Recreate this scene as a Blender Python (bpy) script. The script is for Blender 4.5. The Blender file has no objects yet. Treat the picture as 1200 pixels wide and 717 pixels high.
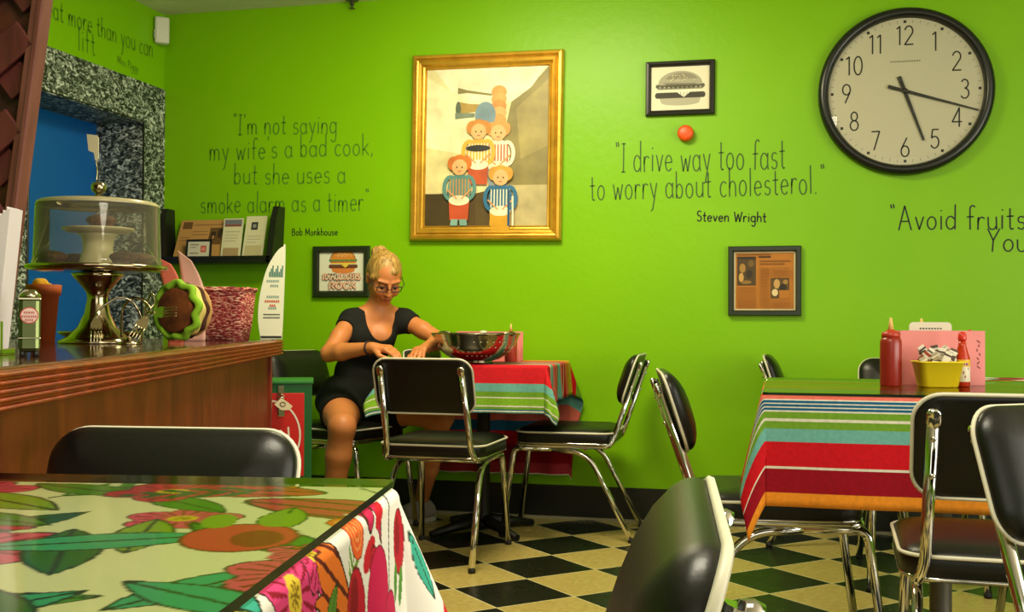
import bpy, bmesh, math, random
import numpy as np
from mathutils import Vector, Matrix
random.seed(7)
PI = math.pi
C = bpy.context.scene.collection
SC = bpy.context.scene

# ------------------------------------------------------------------ camera
cam_d = bpy.data.cameras.new('camera')
cam_d.sensor_fit = 'HORIZONTAL'; cam_d.sensor_width = 36.0
cam_d.lens = 1303.48 / 1200.0 * 36.0
cam_d.clip_start = 0.02
cam = bpy.data.objects.new('camera', cam_d); C.objects.link(cam)
YAW, PITCH, ROLL, EYE = 0.2455, 0.0162, 0.0046, 0.9289
fw = Vector((-math.sin(YAW)*math.cos(PITCH), math.cos(YAW)*math.cos(PITCH), math.sin(PITCH)))
rt = Vector((math.cos(YAW), math.sin(YAW), 0.0)); up = rt.cross(fw)
rt2 = math.cos(ROLL)*rt + math.sin(ROLL)*up; up2 = -math.sin(ROLL)*rt + math.cos(ROLL)*up
m = Matrix.Identity(4)
for i in range(3):
    m[i][0] = rt2[i]; m[i][1] = up2[i]; m[i][2] = -fw[i]
m[0][3], m[1][3], m[2][3] = 0.0, 0.0, EYE
cam.matrix_world = m
SC.camera = cam
SC.view_settings.view_transform = 'Standard'
SC.view_settings.look = 'None'
SC.view_settings.exposure = -0.04
SC.view_settings.gamma = 1.0
SC.view_settings.use_curve_mapping = False
SC.cycles.max_bounces = 8
SC.cycles.diffuse_bounces = 4
SC.cycles.glossy_bounces = 4
SC.cycles.transparent_max_bounces = 12
SC.cycles.caustics_reflective = False
SC.cycles.caustics_refractive = False
try:
    SC.cycles.use_denoising = True
    SC.cycles.denoiser = 'OPENIMAGEDENOISE'
except Exception:
    pass
SC.cycles.sample_clamp_indirect = 4.0

# ------------------------------------------------------------------ world and lights
world = bpy.data.worlds.new('world'); SC.world = world
world.use_nodes = True
bg = world.node_tree.nodes['Background']
bg.inputs[0].default_value = (1.0, 0.93, 0.80, 1); bg.inputs[1].default_value = 0.9

def area(name, loc, target, sx, sy, power, color, spread=None):
    d = bpy.data.lights.new(name, 'AREA'); d.shape = 'RECTANGLE'
    d.size = sx; d.size_y = sy; d.energy = power; d.color = color
    if spread: d.spread = spread
    o = bpy.data.objects.new(name, d); C.objects.link(o)
    o.location = loc
    o.rotation_euler = (Vector(target)-Vector(loc)).to_track_quat('-Z', 'Y').to_euler()
    return o
# daylight through the shop windows to the right of and behind the photographer
area('daylight_side', (3.05, 1.5, 1.55), (-2.0, 3.2, 1.1), 3.2, 1.9, 58, (1.0, 0.94, 0.80))
area('daylight_rear', (0.6, -2.1, 1.7), (-0.6, 4.0, 1.0), 2.6, 1.6, 18, (1.0, 0.94, 0.82))
# added fill lamp, aimed upwards to brighten the ceiling and upper left wall
area('ceiling_fill', (3.05, 1.6, .8), (-2.8, 4.9, 2.6), 3.0, .6, 40, (1.0, .93, .78))
# ceiling lamp of the room
area('ceiling_light', (-1.15, 3.75, 2.50), (-1.2, 4.45, 0.0), 0.9, 0.5, 58, (1.0, 0.90, 0.58))
area('ceiling_light', (-.2, 1.2, 2.50), (-.2, 1.3, 0.0), 0.9, 0.5, 45, (1.0, 0.92, 0.70))

# ------------------------------------------------------------------ helpers: colour and materials
def lin(h):
    if isinstance(h, str):
        h = h.lstrip('#'); c = [int(h[i:i+2], 16)/255 for i in (0, 2, 4)]
    else:
        c = [v/255 for v in h]
    return tuple(v/12.92 if v <= 0.04045 else ((v+0.055)/1.055)**2.4 for v in c)
MATS = {}
def mat(name, color, rough=0.5, metal=0.0, spec=0.5, coat=0.0, noise=0.0, nscale=20.0, bump=0.0, bscale=60.0, stretch=(1,1,1), sss=0.0, alpha=1.0):
    if name in MATS: return MATS[name]
    m = bpy.data.materials.new(name); m.use_nodes = True
    nt = m.node_tree; b = nt.nodes['Principled BSDF']
    col = lin(color) + (1,)
    b.inputs['Base Color'].default_value = col
    b.inputs['Roughness'].default_value = rough
    b.inputs['Metallic'].default_value = metal
    b.inputs['Specular IOR Level'].default_value = spec
    b.inputs['Coat Weight'].default_value = coat
    b.inputs['Coat Roughness'].default_value = 0.08
    if sss:
        b.inputs['Subsurface Weight'].default_value = sss
        b.inputs['Subsurface Radius'].default_value = (0.012, 0.005, 0.003)
        b.inputs['Subsurface Scale'].default_value = 0.6
    if noise or bump:
        tc = nt.nodes.new('ShaderNodeTexCoord'); mp = nt.nodes.new('ShaderNodeMapping')
        mp.inputs['Scale'].default_value = stretch
        nt.links.new(tc.outputs['Object'], mp.inputs['Vector'])
    if noise:
        n = nt.nodes.new('ShaderNodeTexNoise'); n.inputs['Scale'].default_value = nscale; n.inputs['Detail'].default_value = 5
        nt.links.new(mp.outputs[0], n.inputs['Vector'])
        r = nt.nodes.new('ShaderNodeMapRange')
        r.inputs['From Min'].default_value = 0.3; r.inputs['From Max'].default_value = 0.7
        r.inputs['To Min'].default_value = 1-noise; r.inputs['To Max'].default_value = 1+noise
        nt.links.new(n.outputs['Fac'], r.inputs['Value'])
        mx = nt.nodes.new('ShaderNodeMix'); mx.data_type = 'RGBA'; mx.blend_type = 'MULTIPLY'
        mx.inputs['Factor'].default_value = 1; mx.inputs['A'].default_value = col
        nt.links.new(r.outputs['Result'], mx.inputs['B']); nt.links.new(mx.outputs['Result'], b.inputs['Base Color'])
    if bump:
        n2 = nt.nodes.new('ShaderNodeTexNoise'); n2.inputs['Scale'].default_value = bscale; n2.inputs['Detail'].default_value = 4
        nt.links.new(mp.outputs[0], n2.inputs['Vector'])
        bp = nt.nodes.new('ShaderNodeBump'); bp.inputs['Strength'].default_value = bump; bp.inputs['Distance'].default_value = 0.004
        nt.links.new(n2.outputs['Fac'], bp.inputs['Height']); nt.links.new(bp.outputs[0], b.inputs['Normal'])
    MATS[name] = m
    return m
def ramp_mat(name, stops, scale=20, rough=0.6, stretch=(1,1,1), detail=6, tex='noise', coat=0.0, interp='LINEAR', distortion=0.0, bump=0.0):
    if name in MATS: return MATS[name]
    m = bpy.data.materials.new(name); m.use_nodes = True
    nt = m.node_tree; b = nt.nodes['Principled BSDF']
    b.inputs['Roughness'].default_value = rough; b.inputs['Coat Weight'].default_value = coat
    tc = nt.nodes.new('ShaderNodeTexCoord'); mp = nt.nodes.new('ShaderNodeMapping'); mp.inputs['Scale'].default_value = stretch
    nt.links.new(tc.outputs['Object'], mp.inputs['Vector'])
    n = nt.nodes.new('ShaderNodeTexNoise'); n.inputs['Scale'].default_value = scale; n.inputs['Detail'].default_value = detail
    n.inputs['Distortion'].default_value = distortion
    nt.links.new(mp.outputs[0], n.inputs['Vector'])
    cr = nt.nodes.new('ShaderNodeValToRGB'); cr.color_ramp.interpolation = interp
    el = cr.color_ramp.elements
    while len(el) > 1: el.remove(el[-1])
    el[0].position = stops[0][0]; el[0].color = lin(stops[0][1]) + (1,)
    for p, c in stops[1:]:
        e = el.new(p); e.color = lin(c) + (1,)
    nt.links.new(n.outputs['Fac'], cr.inputs[0]); nt.links.new(cr.outputs[0], b.inputs['Base Color'])
    if bump:
        bp = nt.nodes.new('ShaderNodeBump'); bp.inputs['Strength'].default_value = bump; bp.inputs['Distance'].default_value = 0.004
        nt.links.new(n.outputs['Fac'], bp.inputs['Height']); nt.links.new(bp.outputs[0], b.inputs['Normal'])
    MATS[name] = m
    return m
def glass_mat(name, tint, ior=1.45, rough=0.02, diffuse=0.0):
    """thin pane: tinted see-through plus a fresnel mirror reflection"""
    if name in MATS: return MATS[name]
    m = bpy.data.materials.new(name); m.use_nodes = True
    nt = m.node_tree; nt.nodes.remove(nt.nodes['Principled BSDF'])
    t = nt.nodes.new('ShaderNodeBsdfTransparent'); t.inputs[0].default_value = lin(tint)+(1,)
    g = nt.nodes.new('ShaderNodeBsdfGlossy'); g.inputs['Roughness'].default_value = rough
    f = nt.nodes.new('ShaderNodeFresnel'); f.inputs[0].default_value = ior
    mx = nt.nodes.new('ShaderNodeMixShader')
    nt.links.new(f.outputs[0], mx.inputs[0]); nt.links.new(t.outputs[0], mx.inputs[1]); nt.links.new(g.outputs[0], mx.inputs[2])
    out = mx.outputs[0]
    if diffuse:
        df = nt.nodes.new('ShaderNodeBsdfDiffuse'); df.inputs[0].default_value = lin('#e8e2c8')+(1,)
        m2 = nt.nodes.new('ShaderNodeMixShader'); m2.inputs[0].default_value = diffuse
        nt.links.new(out, m2.inputs[1]); nt.links.new(df.outputs[0], m2.inputs[2]); out = m2.outputs[0]
    nt.links.new(out, nt.nodes['Material Output'].inputs[0])
    MATS[name] = m
    return m

# ------------------------------------------------------------------ helpers: meshes
class MB:
    def __init__(s): s.v = []; s.f = []; s.mi = []; s.mats = []; s.cur = 0; s.flat = False; s.sm = []
    def use(s, m):
        if m not in s.mats: s.mats.append(m)
        s.cur = s.mats.index(m); return s
    def add(s, vs, fs, smooth=None):
        o = len(s.v); s.v += [tuple(v) for v in vs]
        for f in fs:
            s.f.append([i+o for i in f]); s.mi.append(s.cur); s.sm.append((not s.flat) if smooth is None else smooth)
        return s
    def box(s, x0, x1, y0, y1, z0, z1, bev=0.0, M=None):
        bm = bmesh.new(); bmesh.ops.create_cube(bm, size=1.0)
        for v in bm.verts:
            v.co = Vector(((x0+x1)/2+v.co.x*(x1-x0), (y0+y1)/2+v.co.y*(y1-y0), (z0+z1)/2+v.co.z*(z1-z0)))
        if bev > 0: bmesh.ops.bevel(bm, geom=bm.edges[:], offset=bev, segments=2, profile=0.5, affect='EDGES')
        return s.bm(bm, M, False)
    def bm(s, bm, M=None, smooth=True):
        bm.verts.ensure_lookup_table(); bm.verts.index_update()
        vs = [(M @ v.co) if M else v.co.copy() for v in bm.verts]
        fs = [[v.index for v in f.verts] for f in bm.faces]
        bm.free(); return s.add(vs, fs, smooth)
    def tube(s, pts, r, n=10, cap=True, closed=False):
        pts = [Vector(p) for p in pts]; L = len(pts)
        rs = r if isinstance(r, (list, tuple)) else [r]*L
        tans = []
        for i in range(L):
            a = pts[i-1] if (i > 0 or closed) else pts[i]
            b = pts[(i+1) % L] if (i < L-1 or closed) else pts[i]
            tans.append((b-a).normalized())
        t0 = tans[0]; nrm = Vector((0,0,1)) if abs(t0.z) < 0.9 else Vector((1,0,0))
        nrm = (nrm - t0*nrm.dot(t0)).normalized()
        vs = []; fs = []
        for i in range(L):
            t = tans[i]; nrm = (nrm - t*nrm.dot(t)).normalized(); bn = t.cross(nrm)
            for k in range(n):
                a = 2*PI*k/n
                vs.append(pts[i] + (nrm*math.cos(a)+bn*math.sin(a))*rs[i])
        for i in range(L if closed else L-1):
            j = (i+1) % L
            for k in range(n):
                k2 = (k+1) % n
                fs.append([i*n+k, i*n+k2, j*n+k2, j*n+k])
        s.add(vs, fs, True)
        if cap and not closed:
            o = len(s.v)-len(vs)
            for base, rev in ((0, True), ((L-1)*n, False)):
                f = [o+base+k for k in range(n)]
                if rev: f.reverse()
                s.f.append(f); s.mi.append(s.cur); s.sm.append(False)
        return s
    def lathe(s, prof, n=32, c=(0,0,0), M=None, cap=True):
        vs = []; fs = []
        for r, z in prof:
            for k in range(n):
                a = 2*PI*k/n; v = Vector((c[0]+r*math.cos(a), c[1]+r*math.sin(a), c[2]+z))
                vs.append((M @ v) if M else v)
        for i in range(len(prof)-1):
            for k in range(n):
                k2 = (k+1) % n
                fs.append([i*n+k, i*n+k2, (i+1)*n+k2, (i+1)*n+k])
        if cap:
            if prof[0][0] > 1e-5: fs.append([k for k in range(n)][::-1])
            if prof[-1][0] > 1e-5: fs.append([(len(prof)-1)*n+k for k in range(n)])
        return s.add(vs, fs, True)
    def ball(s, c, r, n=16, M=None, sc=(1,1,1)):
        bm = bmesh.new(); bmesh.ops.create_uvsphere(bm, u_segments=n, v_segments=max(6, n*2//3), radius=r)
        for v in bm.verts: v.co = Vector((v.co.x*sc[0], v.co.y*sc[1], v.co.z*sc[2]))
        if M:
            for v in bm.verts: v.co = M @ v.co
        for v in bm.verts: v.co += Vector(c)
        return s.bm(bm, None, True)
    def prism(s, poly, frame, t0, t1, smooth=False):
        """poly in 2D; frame(a, b, t) -> 3D; solid between t0 and t1"""
        n = len(poly)
        vs = [frame(a, b, t0) for a, b in poly] + [frame(a, b, t1) for a, b in poly]
        fs = [list(range(n))[::-1], [n+i for i in range(n)]]
        fs += [[i, (i+1) % n, n+(i+1) % n, n+i] for i in range(n)]
        return s.add(vs, fs, smooth)
    def poly(s, pts): return s.add(pts, [list(range(len(pts)))], False)
    def build(s, name, m=None, parent=None, loc=None, rz=None):
        me = bpy.data.meshes.new(name)
        me.from_pydata([tuple(v) for v in s.v], [], s.f)
        if s.mats:
            for k in s.mats: me.materials.append(k)
            me.polygons.foreach_set('material_index', s.mi)
        elif m: me.materials.append(m)
        me.polygons.foreach_set('use_smooth', s.sm)
        me.update()
        o = bpy.data.objects.new(name, me); C.objects.link(o)
        if parent: o.parent = parent
        if loc: o.location = loc
        if rz is not None: o.rotation_euler = (0, 0, rz)
        return o
def tag(o, label=None, cat=None, group=None, kind=None):
    if label: o['label'] = label
    if cat: o['category'] = cat
    if group: o['group'] = group
    if kind: o['kind'] = kind
    return o
def empty(name, loc, rz=0.0, label=None, cat=None, group=None):
    o = bpy.data.objects.new(name, None); C.objects.link(o); o.location = loc; o.rotation_euler = (0, 0, rz)
    o.empty_display_size = 0.05
    return tag(o, label, cat, group)
def kids(o): return [c for c in C.objects if c.parent == o]
def copy_tree(o, parent=None):
    c = o.copy(); C.objects.link(c)
    if parent: c.parent = parent
    for ch in kids(o): copy_tree(ch, c)
    return c
def smooth_path(pts, n=8, closed=False):
    P = [Vector(p) for p in pts]; L = len(P); out = []
    rng = range(L) if closed else range(L-1)
    for i in rng:
        p0 = P[(i-1) % L] if (closed or i > 0) else P[i]
        p1 = P[i]; p2 = P[(i+1) % L]
        p3 = P[(i+2) % L] if (closed or i+2 < L) else p2
        for k in range(n):
            t = k/n
            out.append(0.5*((2*p1)+(-p0+p2)*t+(2*p0-5*p1+4*p2-p3)*t*t+(-p0+3*p1-3*p2+p3)*t*t*t))
    if not closed: out.append(P[-1])
    return out
def round_path(pts, r, n=6):
    """polyline with filleted corners"""
    P = [Vector(p) for p in pts]; out = [P[0]]
    for i in range(1, len(P)-1):
        a = (P[i-1]-P[i]); b = (P[i+1]-P[i])
        rr = r[i-1] if isinstance(r, (list, tuple)) else r
        d = min(rr, a.length*0.48, b.length*0.48)
        A = P[i]+a.normalized()*d; B = P[i]+b.normalized()*d
        for k in range(n+1):
            t = k/n; out.append((1-t)**2*A+2*t*(1-t)*P[i]+t*t*B)
    out.append(P[-1]); return out
def rrect(w, h, r, n=6):
    out = []
    rr = r if isinstance(r, (list, tuple)) else [r]*4
    for i, (sx, sy, a0) in enumerate(((1,1,0), (-1,1,PI/2), (-1,-1,PI), (1,-1,1.5*PI))):
        q = rr[i]
        for k in range(n+1):
            a = a0+PI/2*k/n
            out.append((sx*(w/2-q)+q*math.cos(a), sy*(h/2-q)+q*math.sin(a)))
    return out
def cushion(mb, w, h, r, prof, frame):
    """rounded-rectangle pad; prof = [(inset, t)...] rings, capped at both ends; frame(a,b,t)"""
    n = len(rrect(w, h, r)); vs = []; fs = []
    for ins, t in prof:
        q = rrect(w-2*ins, h-2*ins, max(r-ins*0.8, 0.004))
        vs += [frame(a, b, t) for a, b in q]
    for i in range(len(prof)-1):
        for k in range(n):
            k2 = (k+1) % n
            fs.append([i*n+k, i*n+k2, (i+1)*n+k2, (i+1)*n+k])
    fs.append(list(range(n))[::-1]); fs.append([(len(prof)-1)*n+k for k in range(n)])
    mb.add(vs, fs, True)

# ------------------------------------------------------------------ helpers: single-stroke lettering
def arc(cx, cy, rx, ry, a0, a1, n=14):
    return [(cx+rx*math.cos(math.radians(a0+(a1-a0)*k/n)), cy+ry*math.sin(math.radians(a0+(a1-a0)*k/n))) for k in range(n+1)]
bowl = lambda cx=.42: arc(cx, .5, .40, .5, 35, 325)
G = {   # x-height 1, capitals and ascenders 1.85; (width, strokes)
 'a': (.95, [bowl(), [(.84,1.0),(.82,.4),(.9,0)]]),
 'b': (.92, [[(.08,1.9),(.08,0)], arc(.44,.5,.36,.5,150,-150)]),
 'c': (.8, [arc(.46,.5,.40,.5,48,312)]),
 'd': (.95, [bowl(), [(.84,1.9),(.84,0)]]),
 'e': (.88, [[(.06,.52),(.82,.56)]+arc(.45,.5,.39,.5,8,318)]),
 'f': (.62, [arc(.52,1.55,.26,.35,40,180)+[(.26,0)], [(.0,1.0),(.58,1.02)]]),
 'g': (.92, [bowl(), [(.84,1.0),(.84,-.35)]+arc(.5,-.4,.34,.4,0,-150)]),
 'h': (.9, [[(.08,1.9),(.08,0)], [(.08,.55)]+arc(.44,.62,.34,.38,160,0)+[(.80,0)]]),
 'i': (.3, [[(.14,1.0),(.14,0)], [(.14,1.4),(.15,1.46)]]),
 'k': (.82, [[(.08,1.9),(.08,0)], [(.74,1.0),(.1,.42)], [(.28,.56),(.8,0)]]),
 'l': (.3, [[(.14,1.9),(.14,0)]]),
 'm': (1.4, [[(.08,1),(.08,0)], [(.08,.55)]+arc(.36,.62,.28,.38,160,0)+[(.64,0)], [(.64,.55)]+arc(.94,.62,.3,.38,160,0)+[(1.26,0)]]),
 'n': (.9, [[(.08,1),(.08,0)], [(.08,.55)]+arc(.44,.62,.34,.38,160,0)+[(.80,0)]]),
 'o': (.92, [arc(.45,.5,.40,.5,90,450,20)]),
 'r': (.66, [[(.08,1),(.08,0)], [(.08,.5)]+arc(.42,.55,.34,.45,170,50)]),
 's': (.75, [arc(.40,.75,.29,.25,40,250,10)+arc(.38,.26,.32,.27,80,-150,10)]),
 't': (.62, [[(.28,1.65),(.28,.15),(.40,0),(.58,.05)], [(.0,1.02),(.58,1.05)]]),
 'u': (.92, [[(.08,1),(.08,.38)]+arc(.44,.38,.36,.38,180,340), [(.82,1),(.84,0)]]),
 'v': (.82, [[(.04,1),(.40,0),(.78,1)]]),
 'w': (1.2, [[(.04,1),(.32,0),(.6,.8),(.86,0),(1.16,1)]]),
 'y': (.84, [[(.04,1),(.42,.06)], [(.80,1),(.30,-.75),(.08,-.85)]]),
 'p': (.92, [[(.08,1),(.08,-.8)], arc(.44,.5,.36,.5,150,-150)]),
 'I': (.5, [[(.24,1.85),(.24,0)], [(.02,1.85),(.46,1.85)], [(.02,0),(.46,0)]]),
 'S': (.95, [arc(.50,1.40,.38,.45,40,250,12)+arc(.46,.48,.42,.5,80,-150,12)]),
 'W': (1.6, [[(.04,1.85),(.42,0),(.8,1.4),(1.16,0),(1.56,1.85)]]),
 'B': (1.05, [[(.1,1.85),(.1,0)], [(.1,1.85)]+arc(.45,1.42,.40,.43,90,-90)+[(.1,.99)], [(.1,.99)]+arc(.5,.5,.46,.5,90,-90)+[(.1,0)]]),
 'M': (1.4, [[(.08,0),(.12,1.85),(.68,.4),(1.24,1.85),(1.3,0)]]),
 'A': (1.3, [[(.04,0),(.62,1.85),(1.22,0)], [(.26,.66),(1.0,.66)]]),
 'Y': (1.15, [[(.04,1.85),(.55,.9)], [(1.08,1.85),(.55,.9),(.5,0)]]),
 'H': (1.1, [[(.1,1.85),(.1,0)], [(.98,1.85),(.98,0)], [(.1,.95),(.98,.95)]]),
 'U': (1.1, [[(.1,1.85),(.1,.5)]+arc(.54,.5,.44,.5,180,360)+[(.98,1.85)]]),
 'R': (1.05, [[(.1,1.85),(.1,0)], [(.1,1.85)]+arc(.5,1.38,.44,.47,90,-90)+[(.1,.91)], [(.45,.91),(.98,0)]]),
 'G': (1.2, [arc(.62,.92,.52,.92,50,330)+[(1.1,.85),(.7,.85)]]),
 'E': (.95, [[(.86,1.85),(.1,1.85),(.1,0),(.88,0)], [(.1,.95),(.75,.95)]]),
 'O': (1.25, [arc(.62,.92,.54,.93,90,450,24)]),
 'C': (1.15, [arc(.62,.92,.53,.92,50,310)]),
 'K': (1.05, [[(.1,1.85),(.1,0)], [(.95,1.85),(.1,.8)], [(.32,1.05),(1.0,0)]]),
 'P': (1.0, [[(.1,1.85),(.1,0)], [(.1,1.85)]+arc(.48,1.38,.44,.47,90,-90)+[(.1,.91)]]),
 '0': (1.1, [arc(.54,.92,.46,.93,90,450,24)]),
 '1': (.62, [[(.08,1.62),(.42,1.85),(.42,0)]]),
 '2': (1.1, [arc(.54,1.35,.44,.5,165,-35,14)+[(.08,0),(1.02,0)]]),
 '3': (1.05, [arc(.50,1.42,.38,.43,150,-88,12)+arc(.50,.48,.45,.50,86,-150,14)]),
 '4': (1.15, [[(.84,0),(.84,1.85),(.06,.48),(1.1,.48)]]),
 '5': (1.05, [[(.92,1.85),(.26,1.85),(.16,1.02)]+arc(.5,.58,.46,.58,125,-150,16)]),
 '6': (1.05, [[(.72,1.85),(.16,.85)]+arc(.52,.52,.44,.53,150,510,22)]),
 '7': (1.0, [[(.06,1.85),(.95,1.85),(.32,0)]]),
 '8': (1.05, [arc(.52,1.40,.36,.44,90,450,18), arc(.52,.48,.45,.49,90,450,20)]),
 '9': (1.05, [arc(.52,1.34,.44,.52,-30,330,22), [(.92,1.05),(.38,0)]]),
 "'": (.25, [[(.14,1.9),(.10,1.6)]]),
 '.': (.3, [[(.1,.0),(.13,.06)]]),
 ',': (.3, [[(.14,.08),(.04,-.22)]]),
 '-': (.6, [[(.08,.6),(.5,.6)]]),
 '"': (.55, [[(.12,2.0),(.20,1.72)], [(.36,2.02),(.44,1.74)]]),
}
def ribbon(mb, pts, hw, place, d):
    """flat painted stroke with round ends, standing d proud of the surface; place(s, t, d)"""
    P = [Vector((p[0], p[1])) for p in pts]; L = len(P); lv = []; rv = []
    for i in range(L):
        a = P[max(i-1, 0)]; b = P[min(i+1, L-1)]; t = (b-a)
        t = t.normalized() if t.length > 1e-9 else Vector((1, 0)); n = Vector((-t.y, t.x))
        lv.append(P[i]+n*hw); rv.append(P[i]-n*hw)
    t1 = (P[-1]-P[-2]).normalized(); t0 = (P[0]-P[1]).normalized()
    e1 = P[-1]+t1*hw*.8; e0 = P[0]+t0*hw*.8
    vs = [place(q.x, q.y, d) for q in lv]+[place(q.x, q.y, d) for q in rv]+[place(e0.x, e0.y, d), place(e1.x, e1.y, d)]
    fs = [[i, L+i, L+i+1, i+1] for i in range(L-1)]
    fs += [[0, 2*L, L], [L-1, 2*L-1, 2*L+1]]
    mb.add(vs, fs, False)
def text(mb, s, place, s0, s1, t0, t1, xh, hw, d, jitter=0.0, sp=.28, space=.75):
    """writes s from (s0,t0) to (s1,t1) on the surface, x-height xh"""
    items = []; x = 0
    for ch in s:
        if ch == ' ': x += space; continue
        w, st = G[ch]; items.append((x, st)); x += w+sp
    W = x-sp; L = math.hypot(s1-s0, t1-t0); kx = L/W
    ex = Vector((s1-s0, t1-t0)).normalized(); ey = Vector((-ex.y, ex.x))
    for x0, st in items:
        jy = random.uniform(-jitter, jitter); js = 1+random.uniform(-jitter, jitter)
        sk = random.uniform(-jitter, jitter)*.6
        for pl in st:
            pts = []
            for a, b in pl:
                b2 = b*js+jy; a2 = x0+a+sk*b
                q = Vector((s0, t0))+ex*(a2*kx)+ey*(b2*xh); pts.append((q.x, q.y))
            run = [pts[0]]          # break the stroke at sharp corners
            for i in range(1, len(pts)):
                run.append(pts[i])
                if i < len(pts)-1:
                    a1 = Vector(pts[i])-Vector(pts[i-1]); a3 = Vector(pts[i+1])-Vector(pts[i])
                    if a1.length > 1e-9 and a3.length > 1e-9 and a1.normalized().dot(a3.normalized()) < .55:
                        ribbon(mb, run, hw, place, d); run = [pts[i]]
            ribbon(mb, run, hw, place, d)

# ------------------------------------------------------------------ the setting
D = 5.242; XL = -3.217; H = 2.556; XR = 3.2; YB = -2.4
def wall_paint(name, c, c2):
    m = ramp_mat(name, [(0.35, c), (0.65, c2)], scale=1.3, rough=0.38, detail=3)
    nt = m.node_tree; b = nt.nodes['Principled BSDF']
    b.inputs['Specular IOR Level'].default_value = .28
    n = nt.nodes.new('ShaderNodeTexNoise'); n.inputs['Scale'].default_value = 26; n.inputs['Detail'].default_value = 6
    tc = nt.nodes['Texture Coordinate']; nt.links.new(tc.outputs['Object'], n.inputs['Vector'])
    bp = nt.nodes.new('ShaderNodeBump'); bp.inputs['Strength'].default_value = 0.18; bp.inputs['Distance'].default_value = 0.006
    nt.links.new(n.outputs['Fac'], bp.inputs['Height']); nt.links.new(bp.outputs[0], b.inputs['Normal'])
    return m
GREEN = wall_paint('green_wall_paint', '#7cb902', '#82be06')
CEIL = mat('ceiling_paint', '#e9e0cc', 0.8, noise=.04, nscale=4)
BLACKB = mat('black_cove_base', '#15180f', 0.35)
ROCK = ramp_mat('mottled_stone_paper', [(0.36, '#12150f'), (0.46, '#3a4238'), (0.56, '#8a9388'), (0.66, '#dde2d8')], scale=36, rough=.55, stretch=(1, 1, 1.5), detail=8, distortion=1.2)
BLUE = mat('blue_door_paint', '#0a63b8', 0.32, noise=.06, nscale=3)

def struct(name, mb, m=None, parent=None):
    o = mb.build(name, m, parent)
    if not parent: o['kind'] = 'structure'
    return o
def quadbox(name, x0, x1, y0, y1, z0, z1, m, parent=None):
    b = MB(); b.box(x0, x1, y0, y1, z0, z1); return struct(name, b, m, parent)

# floor: square vinyl tiles laid on the diagonal
def floor_mat():
    m = bpy.data.materials.new('checker_vinyl_tiles'); m.use_nodes = True
    nt = m.node_tree; b = nt.nodes['Principled BSDF']; N = nt.nodes.new; L = nt.links.new
    tc = N('ShaderNodeTexCoord'); sep = N('ShaderNodeSeparateXYZ'); L(tc.outputs['Object'], sep.inputs[0])
    def mth(op, a, bb=None, c=None):
        n = N('ShaderNodeMath'); n.operation = op
        for i, q in enumerate((a, bb, c)):
            if q is None: continue
            if isinstance(q, (int, float)): n.inputs[i].default_value = q
            else: L(q, n.inputs[i])
        return n.outputs[0]
    T = 0.3048; k = 1/(T*math.sqrt(2)); gx, gy = -1.364, 4.3976
    dx = mth('SUBTRACT', sep.outputs[0], gx); dy = mth('SUBTRACT', sep.outputs[1], gy)
    u = mth('MULTIPLY', mth('SUBTRACT', dx, dy), k); v = mth('MULTIPLY', mth('ADD', dx, dy), k)
    fu = mth('FLOOR', u); fv = mth('FLOOR', v)
    par = mth('FLOORED_MODULO', mth('ADD', fu, fv), 2.0)
    # joint distance
    ju = mth('ABSOLUTE', mth('SUBTRACT', mth('FRACT', u), 0.5)); jv = mth('ABSOLUTE', mth('SUBTRACT', mth('FRACT', v), 0.5))
    joint = mth('GREATER_THAN', mth('MAXIMUM', ju, jv), 0.5-0.0050/T*0.5)
    n1 = N('ShaderNodeTexNoise'); n1.inputs['Scale'].default_value = 45; n1.inputs['Detail'].default_value = 6; L(tc.outputs['Object'], n1.inputs['Vector'])
    n2 = N('ShaderNodeTexNoise'); n2.inputs['Scale'].default_value = 9; n2.inputs['Detail'].default_value = 3; L(tc.outputs['Object'], n2.inputs['Vector'])
    crA = N('ShaderNodeValToRGB'); crB = N('ShaderNodeValToRGB')
    for cr, st in ((crA, [(0.3, '#b09a55'), (0.7, '#c9b46c')]), (crB, [(0.3, '#11150d'), (0.66, '#1c2216'), (0.74, '#3a4234')])):
        e = cr.color_ramp.elements; e[0].position = st[0][0]; e[0].color = lin(st[0][1])+(1,); e[1].position = st[1][0]; e[1].color = lin(st[1][1])+(1,)
        for p, c in st[2:]:
            q = e.new(p); q.color = lin(c)+(1,)
        L(n1.outputs['Fac'], cr.inputs[0])
    mx = N('ShaderNodeMix'); mx.data_type = 'RGBA'; L(par, mx.inputs['Factor']); L(crA.outputs[0], mx.inputs['A']); L(crB.outputs[0], mx.inputs['B'])
    mj = N('ShaderNodeMix'); mj.data_type = 'RGBA'; L(joint, mj.inputs['Factor']); L(mx.outputs['Result'], mj.inputs['A']); mj.inputs['B'].default_value = lin('#ddd2a0')+(1,)
    L(mj.outputs['Result'], b.inputs['Base Color'])
    rr = N('ShaderNodeMapRange'); b.inputs['Specular IOR Level'].default_value = .34; rr.inputs['To Min'].default_value = 0.2; rr.inputs['To Max'].default_value = 0.38; L(n2.outputs['Fac'], rr.inputs['Value']); L(rr.outputs[0], b.inputs['Roughness'])
    return m
b = MB(); b.box(XL-0.6, XR+.1, YB-.1, D+.1, -0.06, 0.0); struct('floor', b, floor_mat())
quadbox('ceiling', XL-0.6, XR+.1, YB-.1, D+.1, H, H+.06, CEIL)
quadbox('wall_back', XL-0.6, XR+.1, D, D+.1, 0, H, GREEN)
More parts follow.
